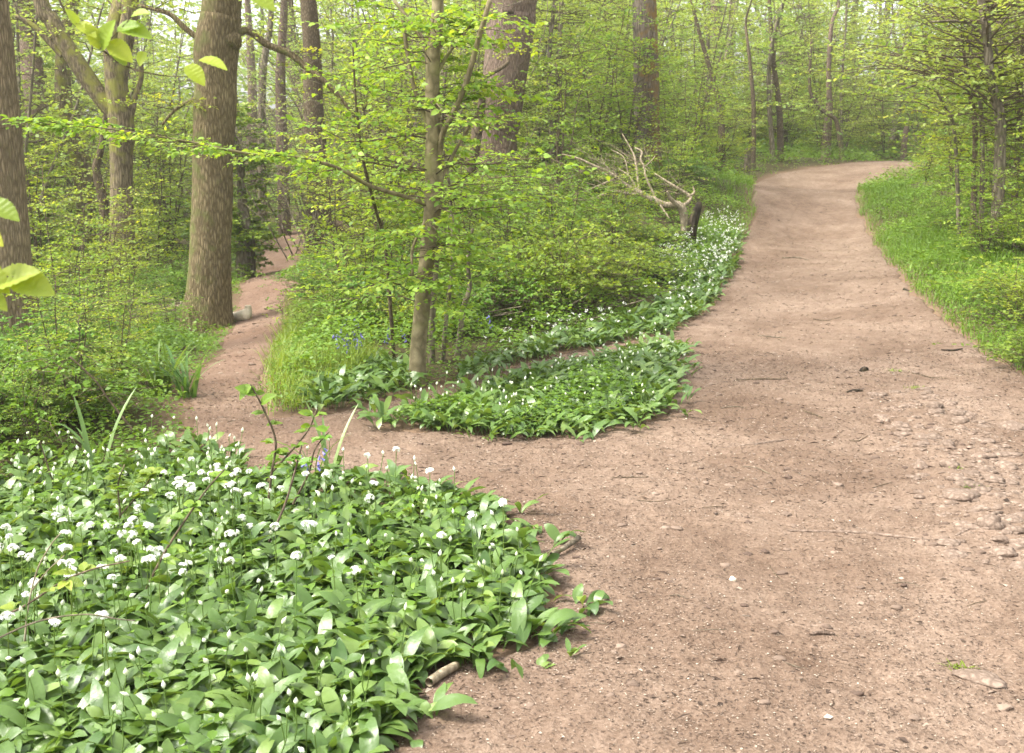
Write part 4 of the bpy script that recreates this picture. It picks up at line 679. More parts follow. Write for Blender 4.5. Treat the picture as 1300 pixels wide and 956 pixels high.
# ------------------------------------------------------------------ herb layer over the rest of the wood floor
hb = MB(); gm = MB()
for (y0, y1, n, sz, tpl) in ((2.5, 7, 60000, .034, LEAF_HI), (7, 12, 110000, .036, LEAF_HI), (12, 20, 150000, .045, LEAF_LO), (20, 32, 130000, .06, LEAF_LO), (32, 52, 120000, .09, LEAF_LO)):
    x, y = sample(n, y0, y1, (-.72, .72)); s1 = path_sd(x, y); ok = s1 > .02 + .12 * rng.random(n) ** 2
    if y1 <= 20:
        gz = in_zone(x, y, GRASS1) | in_zone(x, y, GRASSR) | in_zone(x, y, GRASSL); gg = in_zone(x, y, GAR_EDGE) | in_zone(x, y, GAR_LEFT) | (in_zone(x, y, GAR_NEAR) & (x < 1)); ok &= ~(gz & (rng.random(n) < .05)) & ~(gg & (rng.random(n) < .85))
    if y0 == 2.5: xe = rng.uniform(2.6, 9, 60000); ye = rng.uniform(0, 9, 60000); ok = np.r_[ok, (path_sd(xe, ye) > .05) & (xe > .66 * ye)]; s1 = np.r_[s1, path_sd(xe, ye)]; x = np.r_[x, xe]; y = np.r_[y, ye]
    x, y, s1 = x[ok], y[ok], s1[ok]; k_ = len(x); cl = fbm(x * 1.6, y * 1.6, 3, 41); hgt = (.05 + .30 * np.clip(cl * 1.1 + .42, 0, 1) ** 1.3) * np.clip(.25 + s1 / .5, .2, 1) * (1 if y1 < 30 else 1.5)
    z = HG(x, y) + hgt * np.sqrt(rng.random(k_)) ; L = sz * rng.uniform(.6, 1.3, k_) * np.clip(.7 + s1, .7, 1)
    V, fs, r_ = leaves(np.stack([x, y, z], 1), dirs(k_, (-.35, .35)), A([0, 0, 1.]) + rng.normal(0, .42, (k_, 3)), L, L * rng.uniform(.45, .8, k_), np.clip(rng.normal(.48, .17, k_) + .3 * fbm(x * .7, y * .7, 2, 51), 0, 1), tpl); hb.add(V, fs, r_)
tag(hb.obj('undergrowth', [G_HERB]), 'low leafy undergrowth covering the floor of the wood', None, None, 'stuff')
def grass(mb, x, y, Lr, W, tint, a0=(1.0, 1.55), a1=(.1, 1.3)):
    k_ = len(x); P = np.stack([x, y, HG(x, y) - .01], 1); cl = .45 + 1.1 * np.clip(fbm(x * 2.2, y * 2.2, 3, 71) * .9 + .5, 0, 1)
    V, Fq, r_ = blades(P, rng.uniform(0, 6.283, k_), rng.uniform(*Lr, k_) * cl, np.full(k_, W) * rng.uniform(.7, 1.2, k_), rng.uniform(*a0, k_), rng.uniform(*a1, k_), np.clip(rng.normal(tint, .18, k_), 0, 1), 4, 1, 0, .3, 0, strap=True); mb.add(V, Fq, r_)
x, y = sample(150000, 6, 14, (-.35, .05)); ok = in_zone(x, y, GRASS1) & (path_sd(x, y) > .15 * rng.random(len(x))) & (rng.random(len(x)) < .4 + .5 * fbm(x * 3, y * 3, 3, 77)); x, y = x[ok], y[ok]; print('grass1', len(x)); grass(gm, x, y, (.07, .25), .006, .5, a1=(-.4, 1.2)); tag(gm.obj('meadow_grass', [G_PALE]), 'pale tufted grass on the corner between narrow footpath and slim tree', None, None, 'stuff')
gm = MB(); x, y = sample(190000, 5, 26, (.15, .62)); s1 = path_sd(x, y); ok = in_zone(x, y, GRASSR) & (s1 > .2 * rng.random(len(x)) ** 2) & (rng.random(len(x)) < np.clip(1.1 - s1 * .25, .3, 1)); x, y, s1 = x[ok], y[ok], s1[ok]; xe = rng.uniform(2.8, 8, 50000); ye = rng.uniform(.5, 9, 50000); ok = (path_sd(xe, ye) > .05) & (xe > .55 * ye); x = np.r_[x, xe[ok]]; y = np.r_[y, ye[ok]]; print('grassR', len(x)); grass(gm, x, y, (.05, .2), .006, .45, a1=(-.5, 1.0))
tag(gm.obj('bank_grass', [G_GRASS]), 'lush green grass on the bank right of the wide path', None, None, 'stuff')
gm = MB(); x, y = sample(120000, 8, 28, (.08, .4)); s1 = path_sd(x, y); ok = in_zone(x, y, GRASSL) & (s1 > 0) & (rng.random(len(x)) < .35); x, y = x[ok], y[ok]; print('grassL', len(x)); grass(gm, x, y, (.08, .22), .007, .5)
tag(gm.obj('verge_grass', [G_GRASS]), 'bright grass along the left verge of the wide path', None, None, 'stuff')
# ------------------------------------------------------------------ litter on the paths
lt = MB()
for (y0, y1, n, sz) in ((1.4, 5, 120000, .008), (5, 9, 110000, .011), (9, 18, 80000, .016), (18, 36, 20000, .028), (1.5, 9, 6000, .022)):
    x, y = sample(n, y0, y1, (-.45, .9)); s1 = path_sd(x, y); ok = (s1 < .05) & (rng.random(n) < .55 + .6 * fbm(x * 1.1, y * 1.1, 2, 61)); x, y = x[ok], y[ok]; k_ = len(x); kind = rng.random(k_)
    z = on_path_z(x, y) + .002; L = sz * rng.uniform(.4, 1.5, k_) * np.where(kind < .25, 2.2, 1); Wd = np.where(kind < .25, .0022, L * rng.uniform(.3, .8, k_)); D = dirs(k_, (-.12, .25))
    V, fs, r_ = leaves(np.stack([x, y, z], 1), D, A([0, 0, 1.]) + rng.normal(0, .25, (k_, 3)), L, Wd, np.clip(rng.beta(1.3, 1.1, k_) + .0, 0, 1)); lt.add(V, fs, r_)
x, y = sample(9000, 2, 9, (-.6, .6)); s1 = path_sd(x, y); ok = (s1 > 0) & (s1 < .35); x, y = x[ok], y[ok]; k_ = len(x); V, fs, r_ = leaves(np.stack([x, y, HG(x, y) + .008], 1), dirs(k_, (-.2, .3)), A([0, 0, 1.]) + rng.normal(0, .3, (k_, 3)), rng.uniform(.01, .04, k_), rng.uniform(.006, .02, k_), rng.beta(2, 2, k_)); lt.add(V, fs, r_)
tag(lt.obj('leaf_litter', [LITTER], smooth=False), 'scattered chips of dead leaf and twig on the bare earth paths', None, None, 'stuff')
def pebble(mb, c, r_, seed, mat=0):
    bm_u, bm_v = 14, 9; th = np.arange(bm_u) / bm_u * 6.283; ph = np.linspace(-1.5, 1.5, bm_v); X_ = np.cos(ph)[:, None] * np.cos(th)[None]; Y_ = np.cos(ph)[:, None] * np.sin(th)[None]; Z_ = np.sin(ph)[:, None] + 0 * th[None]
    k_ = 1 + .55 * fbm(X_ * 1.3 + seed, Y_ * 1.3 + Z_ * 1.1, 3, seed); V = np.stack([X_ * k_ * r_[0], Y_ * k_ * r_[1], Z_ * k_ * r_[2]], -1).reshape(-1, 3) + c; V = np.vstack([V, V[:bm_u].mean(0), V[-bm_u:].mean(0)])
    i = np.arange(bm_v - 1)[:, None] * bm_u; j = np.arange(bm_u)[None]; Fq = np.stack(np.broadcast_arrays(i + j, i + (j + 1) % bm_u, i + bm_u + (j + 1) % bm_u, i + bm_u + j), -1).reshape(-1, 4); n0 = bm_u * bm_v
    mb.add(V, [Fq, A([[(j + 1) % bm_u, j, n0] for j in range(bm_u)] + [[n0 - bm_u + j, n0 - bm_u + (j + 1) % bm_u, n0 + 1] for j in range(bm_u)])], rnd=rng.uniform(.3, .78), mat=mat)
gr = MB(); x, y = sample(9000, 1.5, 14, (-.3, .85)); ok = path_sd(x, y) < -.1; x, y = x[ok], y[ok]; dn = sdist(np.c_[x, y], STN) < .1; ok = dn | (rng.random(len(x)) < .3); x, y = x[ok], y[ok]
for a, b, z in zip(x, y, on_path_z(x, y)): s_ = .004 + .016 * rng.random() ** 2.5; pebble(gr, A([a, b, z]), (s_ * 1.3, s_, s_ * .55), int(rng.integers(1, 999)))
x, y = sample(5000, 3.5, 9, (.3, .75)); ok = sdist(np.c_[x, y], STN) < .05; x, y = x[ok][:260], y[ok][:260]
for a, b, z in zip(x, y, on_path_z(x, y)): s_ = .012 + .035 * rng.random() ** 2.5; pebble(gr, A([a, b, z - s_ * .1]), (s_ * rng.uniform(.9, 1.7), s_, s_ * .5), int(rng.integers(1, 999)), 1)
tag(gr.obj('gravel', [LITTER, STONE]), 'small loose stones trodden into the earth of the wide path', None, None, 'stuff')
for px, py, w_, h_, lab in [(1205, 597, 26, 11, 'rounded stone beside a small weed on the right of the wide path'), (1218, 634, 52, 10, 'long flat stone bedded right of the middle of the path'), (1255, 672, 34, 18, 'slanting stone at the end of the surface root'), (1168, 594, 22, 16, 'upright pale stone left of the rounded one'), (1215, 526, 28, 9, 'flat stone near the right edge of the path, higher up'),
        (1218, 540, 26, 8, 'second flat stone lying directly below the higher flat one'), (1286, 542, 40, 14, 'broad pale stone at the right edge of the picture'), (1185, 520, 26, 8, 'low stone left of the higher flat stone'), (1262, 615, 26, 9, 'flat stone right of the small weed'), (1097, 469, 13, 8, 'dark brown lump of earth in the middle of the wide path'),
        (1170, 560, 22, 7, 'low stone above the upright pale stone'), (1245, 862, 60, 9, 'low flat stone at the bottom edge by the tuft'), (930, 738, 9, 8, 'small round white pebble on the open path')]:
    p = hit(px, py + h_ * .3)[0]; d = p[1]; mb = MB(); pebble(mb, A([0, 0, 0]), (w_ / 2 / F * d, w_ / 2.6 / F * d, h_ / 1.6 / F * d), int(px)); o = mb.obj('stone', DARKWOOD if 'brown' in lab else (CUTWOOD if 'white' in lab else STONE)); o.location = (p[0], p[1], float(on_path_z(p[0], p[1])) + .08 * h_ / F * d); o.rotation_euler = (0, 0, rng.normal(0, .3)); tag(o, lab, 'stone')
def stick(name, pts, d, bark, label, cat='stick', rise=.004):
    """sticks lying on the ground: (px,py,w) traced points"""
    h = hit([p[0] for p in pts], [p[1] for p in pts]); z = np.maximum(on_path_z(h[:, 0], h[:, 1]), HG(h[:, 0], h[:, 1]) - .05) if d is None else h[:, 2]; r_ = A([p[2] / 2 / F * q[1] * (.65 if name in ('twig', 'root') else .85) for p, q in zip(pts, h)]); P = np.c_[h[:, :2], z + r_ * .6 + rise]
    mb = MB(); limb(mb, P, r_, 14, 8, .12, seed=int(pts[0][0])); c = P.mean(0)
    for v in mb.v: v -= c
    o = mb.obj(name, bark); o.location = c; tag(o, label, cat)
stick('stick', [(700, 716, 7), (715, 706, 8), (735, 696, 9)], None, BARK_GREY, 'broken thumb thick stick poking out of the garlic edge', rise=.02)
stick('log_end', [(545, 880, 15), (560, 868, 15), (580, 856, 14)], None, DEAD, 'pale sawn branch end lying at the front of the garlic bed', 'log', rise=.01)
stick('stick', [(1147, 369, 4), (1160, 370, 5), (1176, 371, 4), (1188, 368, 2)], None, DARKWOOD, 'dark stick by the right verge of the wide path')
stick('stick', [(1195, 448, 2), (1210, 447, 3), (1222, 446, 2)], None, DARKWOOD, 'short dark bark piece near the watermarked right verge'.replace('watermarked ', ''))
stick('stick', [(1075, 498, 3), (1085, 498, 4), (1095, 499, 3)], None, DARKWOOD, 'short dark stick below the brown lump of earth')
stick('stick', [(1028, 810, 3), (1042, 808, 6), (1060, 810, 3)], None, BARK_BIG, 'curled brown dead leaf like bark chip on the lower path')
stick('stick', [(932, 486, 1.5), (965, 485, 2), (990, 484, 1.5), (1000, 483, 1)], None, BARK_TWIG, 'long thin twig lying across the left half of the path')
stick('stick', [(1020, 526, 1.5), (1032, 530, 2), (1044, 533, 1.5)], None, BARK_TWIG, 'small twig slanting on the middle of the path')
stick('root', [(1000, 676, 5), (1040, 677, 6), (1090, 679, 7), (1130, 684, 7), (1180, 691, 4)], None, STONE, 'earth coloured tree root surfacing across the path', 'root', rise=-.002)
stick('root', [(890, 572, 3), (950, 566, 5), (1000, 560, 4), (1040, 557, 2)], None, STONE, 'faint upper root ridge crossing the middle of the path', 'root', rise=-.006)
stick('root', [(1195, 695, 4), (1225, 680, 7), (1260, 664, 9), (1272, 658, 5)], None, STONE, 'forked root end beside the slanting stone', 'root', rise=-.006)
for i, (px, py, a) in enumerate([(860, 765, .3), (905, 648, -.4), (760, 800, .1), (985, 730, 1.2), (1150, 745, .2), (830, 640, -.2), (1010, 850, .5), (1120, 620, -.6), (900, 808, .0), (1240, 770, -.3), (980, 430, .2), (1050, 405, -.2), (1010, 330, .1), (1180, 480, .3), (960, 600, .6), (800, 610, -.1), (930, 520, .1), (1090, 560, -.5)]):
    l = rng.uniform(12, 26); stick('twig', [(px - l * math.cos(a), py - l * math.sin(a) * .4, 1.2), (px, py + rng.normal(0, 1.5), 1.8), (px + l * math.cos(a), py + l * math.sin(a) * .4, 1)], None, BARK_TWIG if i % 2 else BARK_GREY, 'small dead twig lying loose on the bare earth of the wide path', 'twig')
for o in bpy.data.objects:
    if o.name.startswith('twig') and not o.parent and o.get('label'): o['group'] = 'loose twigs on the wide path'
# ------------------------------------------------------------------ fallen branch, rotten post, logs
def dead_branch():
    tr = MB(); D0 = 15.6
    lines = [([(870, 300, 13), (869, 285, 13), (866, 266, 14), (858, 259, 12), (844, 260, 10), (818, 248, 10), (796, 236, 7.5), (773, 219, 6), (755, 211, 5), (734, 201, 3.5), (714, 196, 2)], 0),
        ([(822, 249, 5), (794, 245, 5), (773, 243, 5), (762, 249, 5), (753, 252, 5), (738, 255, 5), (718, 251, 4), (700, 249, 3)], -.4), ([(714, 251, 3), (711, 244, 3), (701, 238, 2), (684, 232, 1.5)], -.5), ([(776, 243, 3.5), (765, 235, 3), (753, 224, 1.5)], -.2),
        ([(812, 246, 5), (809, 223, 4), (807, 206, 4), (803, 193, 3), (790, 170, 2)], .5), ([(809, 243, 4), (806, 235, 3), (798, 223, 3), (785, 214, 1.5)], .3), ([(834, 254, 4), (831, 249, 4), (820, 225, 4), (818, 213, 3.5), (813, 202, 3.5), (815, 193, 3), (806, 187, 2)], .6),
        ([(866, 262, 7), (874, 256, 6), (876, 249, 5), (859, 238, 5), (846, 230, 4), (831, 220, 2)], .4), ([(872, 250, 4), (881, 245, 4), (880, 237, 2)], .1), ([(868, 266, 8), (862, 262, 8), (852, 253, 7), (847, 243, 3)], -.2), ([(836, 257, 4), (844, 269, 3.5), (850, 277, 2)], -.3), ([(700, 256, 3), (740, 244, 3), (778, 228, 4), (790, 222, 2)], .7), ([(742, 231, 2), (770, 240, 2.5), (800, 243, 3)], .4),
        ([(798, 224, 2), (792, 200, 2), (776, 190, 1.2)], .4), ([(818, 212, 2), (826, 205, 2), (832, 198, 1)], .6)]
    for i, (l, dd) in enumerate(lines):
        P, r_ = px_limb([(a, b, c * (.72 if c < 9 else .82), D0 + dd * j / len(l)) for j, (a, b, c) in enumerate(l)], D0)
        if i == 0: P, r_ = ground_start(P, r_)
        limb(tr, P, r_, 26, 7, .14, 0, i)
    q = A(px_limb([(a, b, 1) for a, b in [(773, 219), (738, 255), (807, 206), (818, 213), (859, 238), (720, 252), (790, 222), (800, 240)]], D0)[0]); B = np.repeat(q, 10, 0) + rng.normal(0, .08, (len(q) * 10, 3)); tw = MB(); d_ = dirs(len(B), (-.15, .7)); d_[:, 0] = -np.abs(d_[:, 0])
    dummy = MB(); sprays(B, d_, rng.uniform(.25, .8, len(B)), tw, dummy, .03, 5, 1, thin=.006, droop=-.05)
    base = A(px_limb([(869, 300, 1)], D0)[0][0]); finish('fallen_branch', 'pale barkless fallen branch with antler like twigs left of the wide path', 'branch', base, [('limbs', tr, DEAD), ('twigs', tw, DEAD)])
    mb = MB(); P, r_ = ground_start(*px_limb([(876, 304, 15), (878, 292, 14), (882, 275, 13), (887, 262, 9), (889, 256, 4)], 15.3)); limb(mb, P, r_, 20, 12, .25, .2, 5, .004); c = A(P[0]); [v.__isub__(c) for v in mb.v]; o = mb.obj('rotten_post', DARKWOOD); o.location = c; tag(o, 'dark rotten leaning stump post beside the butt of the pale fallen branch', 'stump')
dead_branch()
def log(name, px, d, bark, label, cat='log', k=20):
    mb = MB(); P, r_ = px_limb(px, d); limb(mb, P, r_, k, 14, .12, 0, int(px[0][0]), .002); c = A(P).mean(0); [v.__isub__(c) for v in mb.v]; o = mb.obj(name, bark); o.location = c; tag(o, label, cat)
log('fallen_log', [(462, 178, 8), (470, 184, 13), (495, 196, 14), (520, 206, 14), (560, 226, 13), (600, 252, 12)], 16.6, BARK_GREY, 'grey broken log propped diagonally in the bushes behind the slim tree')
log('fallen_log', [(425, 282, 12), (445, 296, 12), (470, 318, 11), (490, 340, 9)], 15.5, BARK_TWIG, 'thin dark log sloping down right of the dark footpath trunk')
log('cut_log', [(296, 404, 14, 13.2), (304, 402, 14, 13.0), (314, 399, 15, 12.9)], 13, CUTWOOD, 'short pale cut log lying between the oak and the footpath')
log('cut_log', [(313, 404, 10, 13.0), (315, 396, 10, 13.0), (315, 388, 8, 13.0)], 13, CUTWOOD, 'pale split chunk standing upright on the short cut log')
log('mossy_branch', [(608, 262, 7), (622, 262, 9), (636, 266, 7), (648, 268, 4)], 16, BARK_MOSS, 'yellow mossed branch stub low in front of the massive trunk')
def heap(px, py, d, n, w_, label, bark=DEAD, r0=.006):
    mb = MB(); c = at(px, py, d); c[2] = float(HG(c[0], c[1])) + .05; a = rng.normal(0, .7, n); L = rng.uniform(.25, .9, n) * w_; B = c + rng.normal(0, 1, (n, 3)) * A([.35, .3, .1]) * w_; B[:, 2] = np.maximum(B[:, 2], c[2]); D = np.stack([np.cos(a), np.sin(a), rng.normal(.05, .2, n)], 1); s_ = np.linspace(-.5, .5, 5)
    P = B[:, None] + D[:, None] * (L[:, None] * s_)[..., None]; P += rng.normal(0, .02, P.shape); mb.add(*tubes(P, np.full((n, 5), r0) * rng.uniform(.4, 1.3, (n, 1)), 5), rnd=.5); [v.__isub__(c) for v in mb.v]; o = mb.obj('brushwood', bark); o.location = c; tag(o, label, 'twig heap')
heap(218, 408, 13.6, 90, .9, 'heap of pale dead twigs left of the oak trunk')
heap(640, 395, 10.0, 60, 1., 'dead twigs tangled in the shade under the bank brambles', BARK_GREY)
heap(730, 370, 11.2, 50, 1., 'dry brown twigs showing under the right hand bank brambles', BARK_GREY)
# ------------------------------------------------------------------ foreground shoots and twigs
def hz_tpl(n=22, m=3):
    s_ = np.linspace(0, 1, n + 1); V = []; 
    for i, q in enumerate(s_):
        w_ = math.sin(math.pi * min(1, q ** .75 * 1.0)) ** .8 if 0 < q < 1 else 0; w_ *= (1 + (.05 if i % 2 else -.04))
        for t in np.linspace(-1, 1, 2 * m + 1): V.append((q + .05 * (abs(t) if q < .3 else 0) * -1, w_ * .5 * t, .10 * abs(t) * w_ - .18 * q * q + (.022 * math.cos(q * 44 - abs(t) * 5) - .02 * (1 - abs(t)) ** 2) * w_))
    k_ = 2 * m + 1; Fq = A([[i * k_ + j, i * k_ + j + 1, (i + 1) * k_ + j + 1, (i + 1) * k_ + j] for i in range(n) for j in range(2 * m)]); return (A(V), Fq[:0, :3], Fq)
HZ = hz_tpl()
def shoot(name, label, cat, stems, lvs, d, bark=BARK_TWIG, leafm=G_LIME, base=None, tint=.6, auto=None):
    st, lf = MB(), MB(); qs = []
    for l in stems: P, r_ = px_limb(l, d); qs.append(limb(st, P, r_, 22, 7, .06))
    for l in lvs:   # base px,py, tip px,py, normal tilt
        a, b = at(l[0], l[1], d + (l[5] if len(l) > 5 else 0)), at(l[2], l[3], d - .02 + (l[5] if len(l) > 5 else 0)); L = np.linalg.norm(b - a); D = norm(b - a); Nn = A([rng.normal(0, .25), -l[4], 1 - abs(l[4]) * .5]); V, fs, r_ = leaves(a[None], D[None], Nn[None], A([L * .9]), A([L * .58]), A([np.clip(rng.normal(tint, .12), 0, 1)]), HZ); lf.add(V, fs[1], r_)
    if auto:
        n, sz = auto
        for q in qs:
            ii = rng.integers(6, 22, n); D = dirs(n, (-.1, .4)); P = q[ii, :3] + D * .015
            for da in (-.9, 0, .9): D2 = rot(D, np.full(n, da)); V, fs, r_ = leaves(P, D2, A([0, -.3, 1.]) + rng.normal(0, .35, (n, 3)), rng.uniform(.7, 1.2, n) * sz, rng.uniform(.7, 1.2, n) * sz * .7, np.clip(rng.normal(tint, .15, n), 0, 1), HZ); lf.add(V, fs[1], r_)
    if base is None: p = qs[0][0, :3]; base = p.copy()
    return finish(name, label, cat, base, [('stem', st, bark), ('leaves', lf, leafm)])
shoot('hazel_twig', 'close hazel twig with big bright leaves hanging in from the top left', 'twig', [[(60, -60, 4), (75, 0, 3), (98, 32, 2.6), (128, 62, 2.4), (160, 84, 2), (200, 95, 1.6), (242, 98, 1)], [(128, 62, 1.6), (150, 40, 1.3), (168, 20, 1)]],
    [(98, 32, 84, 8, .6), (100, 30, 124, 46, .7), (128, 60, 108, 26, .5), (128, 62, 142, 20, .6), (150, 38, 178, 28, .7), (152, 34, 196, 44, .6), (168, 20, 190, 12, .6), (140, 54, 170, 78, .5), (160, 82, 138, 62, .6), (182, 66, 176, 84, .5), (238, 84, 262, 108, .7), (255, 76, 292, 84, .3)], 2.4, tint=.85, base=at(60, -60, 2.4))
shoot('hazel_twig', 'close hazel twig with three large leaves at the left edge', 'twig', [[(-60, 330, 4), (-20, 348, 3), (20, 352, 2)], [(-60, 330, 3), (-30, 290, 2), (-5, 262, 1.5)]], [(14, 350, 72, 372, .75), (-4, 362, 50, 336, .6), (-25, 340, 14, 372, .6), (-22, 372, 12, 392, .4), (-18, 258, 28, 276, .5), (-30, 290, 6, 310, .5)], 1.9, tint=.75, base=at(-60, 330, 1.9))
shoot('hazel_twig', 'single pale leaf twig dipping in at the top beside the oak', 'twig', [[(300, -60, 3), (312, -25, 2.4), (325, -8, 2)], ], [(318, -12, 352, 12, .8), (325, -8, 300, -2, .6)], 2.2, tint=.7, base=at(300, -60, 2.2))
def gshoot(label, stems, d, auto, bark=BARK_TWIG, leafm=G_HERB, tint=.55, lvs=(), name='bramble_shoot'):
    t = shoot(name, label, 'shoot', stems, lvs, d, bark, leafm, None, tint, auto)
gshoot('tall bramble shoot with lobed leaves rising where garlic meets the footpath', [[(338, 660, 4), (345, 600, 3.4), (350, 560, 3), (335, 520, 2.6), (318, 488, 2)], [(345, 600, 3), (372, 570, 2.6), (392, 545, 2), (402, 520, 1.6)]], 4.9, (7, .05),
       lvs=[(325, 500, 296, 488, .6), (318, 490, 300, 508, .5), (332, 512, 350, 498, .6)])
gshoot('red brown bare cane beside the tall bramble shoot', [[(330, 720, 4), (345, 680, 3.4), (362, 640, 3), (374, 600, 2.6), (383, 565, 2.4)]], 4.4, (3, .035), BARK_BIG)
gshoot('slim shoot with pale leaves right of the tall bramble shoot', [[(372, 640, 3), (392, 600, 2.6), (400, 570, 2), (418, 548, 1.6)]], 4.8, (6, .045), tint=.75)
gshoot('dark arching bramble cane crossing the left of the garlic bed', [[(178, 770, 4.5), (192, 735, 4), (210, 700, 3.6), (232, 665, 3), (262, 622, 2.4), (285, 596, 2)]], 3.9, (7, .05), leafm=G_DARK)
gshoot('low arching cane with grey green leaves at the far left of the garlic bed', [[(-60, 800, 4), (0, 782, 3.4), (30, 770, 3), (80, 738, 2.8), (120, 722, 2.4), (165, 712, 1.8)]], 3.4, (5, .045), leafm=G_DARK)
gshoot('pale dry stalk standing among the white flowers at the left', [[(30, 830, 3), (36, 770, 2.4), (48, 722, 2.2), (66, 690, 1.8), (78, 676, 1.4)], [(40, 750, 2), (60, 725, 1.6), (82, 705, 1.2)]], 3.4, None, DEAD)
gshoot('long thin trailing cane low across the white flowers', [[(-40, 830, 3), (20, 800, 2.6), (60, 786, 2.4), (110, 780, 2.2), (150, 786, 1.8), (172, 788, 1.4)]], 3.1, None, BARK_GREY)
gshoot('dead brown cane sloping through the brambles at the left', [[(186, 572, 4), (170, 548, 3.4), (140, 510, 3), (120, 482, 2.4), (88, 452, 2)]], 6.3, (2, .04))
gshoot('small green sprig with rounded leaves in the left brambles', [[(60, 700, 3), (72, 640, 2.6), (60, 590, 2), (50, 560, 1.6)]], 5.2, (8, .045), leafm=G_DARK)
gshoot('leafy herb standing in the middle of the left garlic, touched with red', [[(150, 690, 3), (152, 650, 2.6), (150, 615, 2), (158, 590, 1.6)], [(152, 655, 2.4), (178, 625, 2), (196, 600, 1.6)]], 4.6, (9, .05))
for px, py, lab in [(684, 852, 'small seedling on bare earth in front of the garlic bed corner'), (722, 800, 'pale seedling at the right tip of the garlic bed'), (724, 836, 'tiny seedling between the garlic bed and the open path')]:
    p = hit(px, py)[0]; t_ = MB(); k_ = 5; B = np.repeat(p[None], k_, 0); V, Fq, r_ = blades(np.zeros((k_, 3)) + A([0, 0, -.005]), rng.uniform(0, 6.28, k_), rng.uniform(.05, .09, k_), rng.uniform(.018, .03, k_), rng.uniform(.7, 1.4, k_), rng.uniform(-.5, .5, k_), rng.uniform(.4, .9, k_), 6, 2, .3, .3, .2); t_.add(V, Fq, r_); o = t_.obj('seedling', G_GARLIC); o.location = p; tag(o, lab, 'seedling')
for px, py, lab in [(1218, 852, 'grass tuft at the bottom of the wide path'), (1230, 627, 'weed tuft between the stones right of the path'), (1160, 497, 'tiny tuft on the upper part of the path'), (1135, 473, 'tiniest tuft right of the brown lump of earth'), (1180, 376, 'green sprig at the tip of the dark stick'), (1213, 602, 'weed growing on the rounded stone')]:
    p = hit(px, py)[0]; t_ = MB(); k_ = 40; ww = 16 / F * p[1]; B = np.c_[rng.normal(0, ww * .5, k_), rng.normal(0, ww * .3, k_), np.zeros(k_)]; V, Fq, r_ = blades(B, rng.uniform(0, 6.28, k_), rng.uniform(.015, .04, k_), np.full(k_, .004), rng.uniform(.2, 1.2, k_), rng.uniform(-.3, .5, k_), rng.uniform(.2, .8, k_), 3, 1, 0, .3, 0, strap=True); t_.add(V, Fq, r_); o = t_.obj('grass_tuft', G_GRASS); o.location = (p[0], p[1], float(on_path_z(p[0], p[1]))); tag(o, lab, 'tuft')
for px, py, n, lab in [(205, 500, 26, 'clump of silvery strap leaves left of the narrow footpath'), (240, 505, 20, 'smaller strap leaf clump right of the silvery one, near the footpath'), (120, 600, 6, 'strap leaf clump in shade below the left brambles'), (410, 610, 5, 'strap leaved bluebell clump beside the brown cane')]:
    p = hit(px, py)[0]; t_ = MB(); V, Fq, r_ = blades(np.c_[rng.normal(0, .03, (n, 2)), np.zeros(n)], rng.uniform(0, 6.28, n), rng.uniform(.28, .5, n), rng.uniform(.016, .028, n), rng.uniform(1.1, 1.5, n), rng.uniform(-.3, .9, n), rng.uniform(.2, .9, n), 9, 1, 0, .5, 0, strap=True); t_.add(V, Fq, r_); o = t_.obj('strap_leaf_clump', G_GARLIC); o.location = (p[0], p[1], float(HG(p[0], p[1])) - .01); tag(o, lab, 'plant')
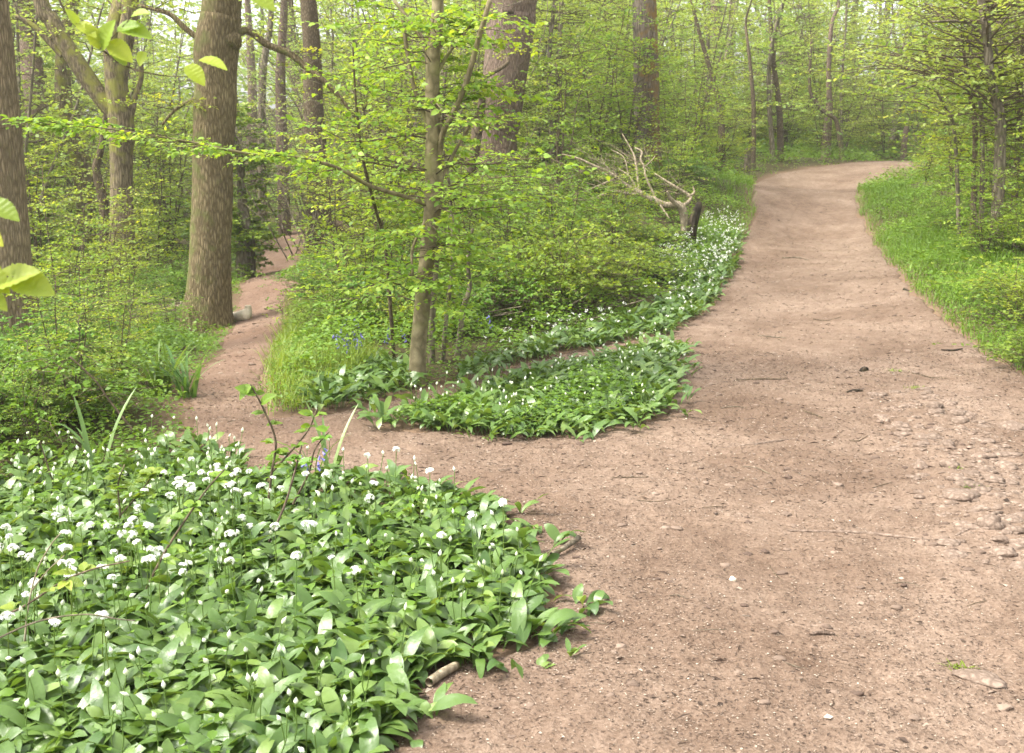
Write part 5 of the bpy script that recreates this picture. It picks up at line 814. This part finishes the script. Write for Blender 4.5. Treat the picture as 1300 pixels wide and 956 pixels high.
# bluebells
bs = MB(); s_ = np.linspace(0, 1, 7); P = np.stack([.05 * s_ ** 3, 0 * s_, .26 * s_ - .03 * s_ ** 4], 1)[None]; bs.add(*tubes(P, np.full((1, 7), .002), 5), rnd=.4); BS = bs.mesh('bluebell_stem', G_GARLIC)
bb = MB()
for i in range(7): c = P[0, 3] * (1 - i / 7) + P[0, 6] * (i / 7); D = A([math.cos(i * 2.4) * .5 + .4, math.sin(i * 2.4) * .5, -.6]); D = norm(D); q = np.linspace(0, 1, 4); Q = (c + D * .01)[None, None] + D[None, None] * (q * .017)[None, :, None]; bb.add(*tubes(Q, A([[.002, .004, .004, .0065]]), 6), rnd=.2 + .1 * i)
BB = bb.mesh('bluebell_bells', BLUE)
for i in range(22):
    px, py = [(rng.uniform(420, 500), rng.uniform(430, 470)), (rng.uniform(560, 660), rng.uniform(400, 440)), (rng.uniform(388, 402), rng.uniform(600, 640)), (rng.uniform(430, 520), rng.uniform(440, 480))][i % 4]; p = hit(px, py)[0]
    wh = ['in the grass left of the slim tree', 'in the shade right of the slim tree', 'by the brown cane at the garlic edge', 'in the grass left of the slim tree'][i % 4]
    if path_sd(A([p[0]]), A([p[1]]))[0] < .03 or (i % 4 == 2 and i > 8): continue
    t = thing('bluebell', 'drooping bluebell flower spike ' + wh, 'flower', (p[0], p[1], float(HG(p[0], p[1]))), 'bluebells ' + wh); t.rotation_euler = (0, 0, rng.uniform(0, 6.28)); s1 = rng.uniform(.9, 1.3); t.scale = (s1,) * 3; link('stem', BS, t); link('bells', BB, t)

# ------------------------------------------------------------------ faint woodland haze
hv = MB(); X0, X1, Y0, Y1 = -117, 117, -102, 118; gz_ = H(*np.meshgrid(np.linspace(X0, X1, 60), np.linspace(Y0, Y1, 60))); zb, zt = float(gz_.min()) - 1.2, 26.0
hm, ns, lk = mat('thin_haze'); pv = N(ns, 'VolumePrincipled'); pv.inputs['Color'].default_value = (.93, .95, .88, 1); pv.inputs['Density'].default_value = HAZE; pv.inputs['Anisotropy'].default_value = .2; ho = N(ns, 'OutputMaterial'); lk.new(pv.outputs[0], ho.inputs['Volume'])
hv.add([[x, y, z] for z in (zb, zt) for x, y in ((X0, Y0), (X1, Y0), (X1, Y1), (X0, Y1))], A([[0, 3, 2, 1], [4, 5, 6, 7], [0, 1, 5, 4], [1, 2, 6, 5], [2, 3, 7, 6], [3, 0, 4, 7]])); tag(hv.obj('haze', hm, smooth=False), 'faint pale haze softening the distant wood', None, None, 'stuff')
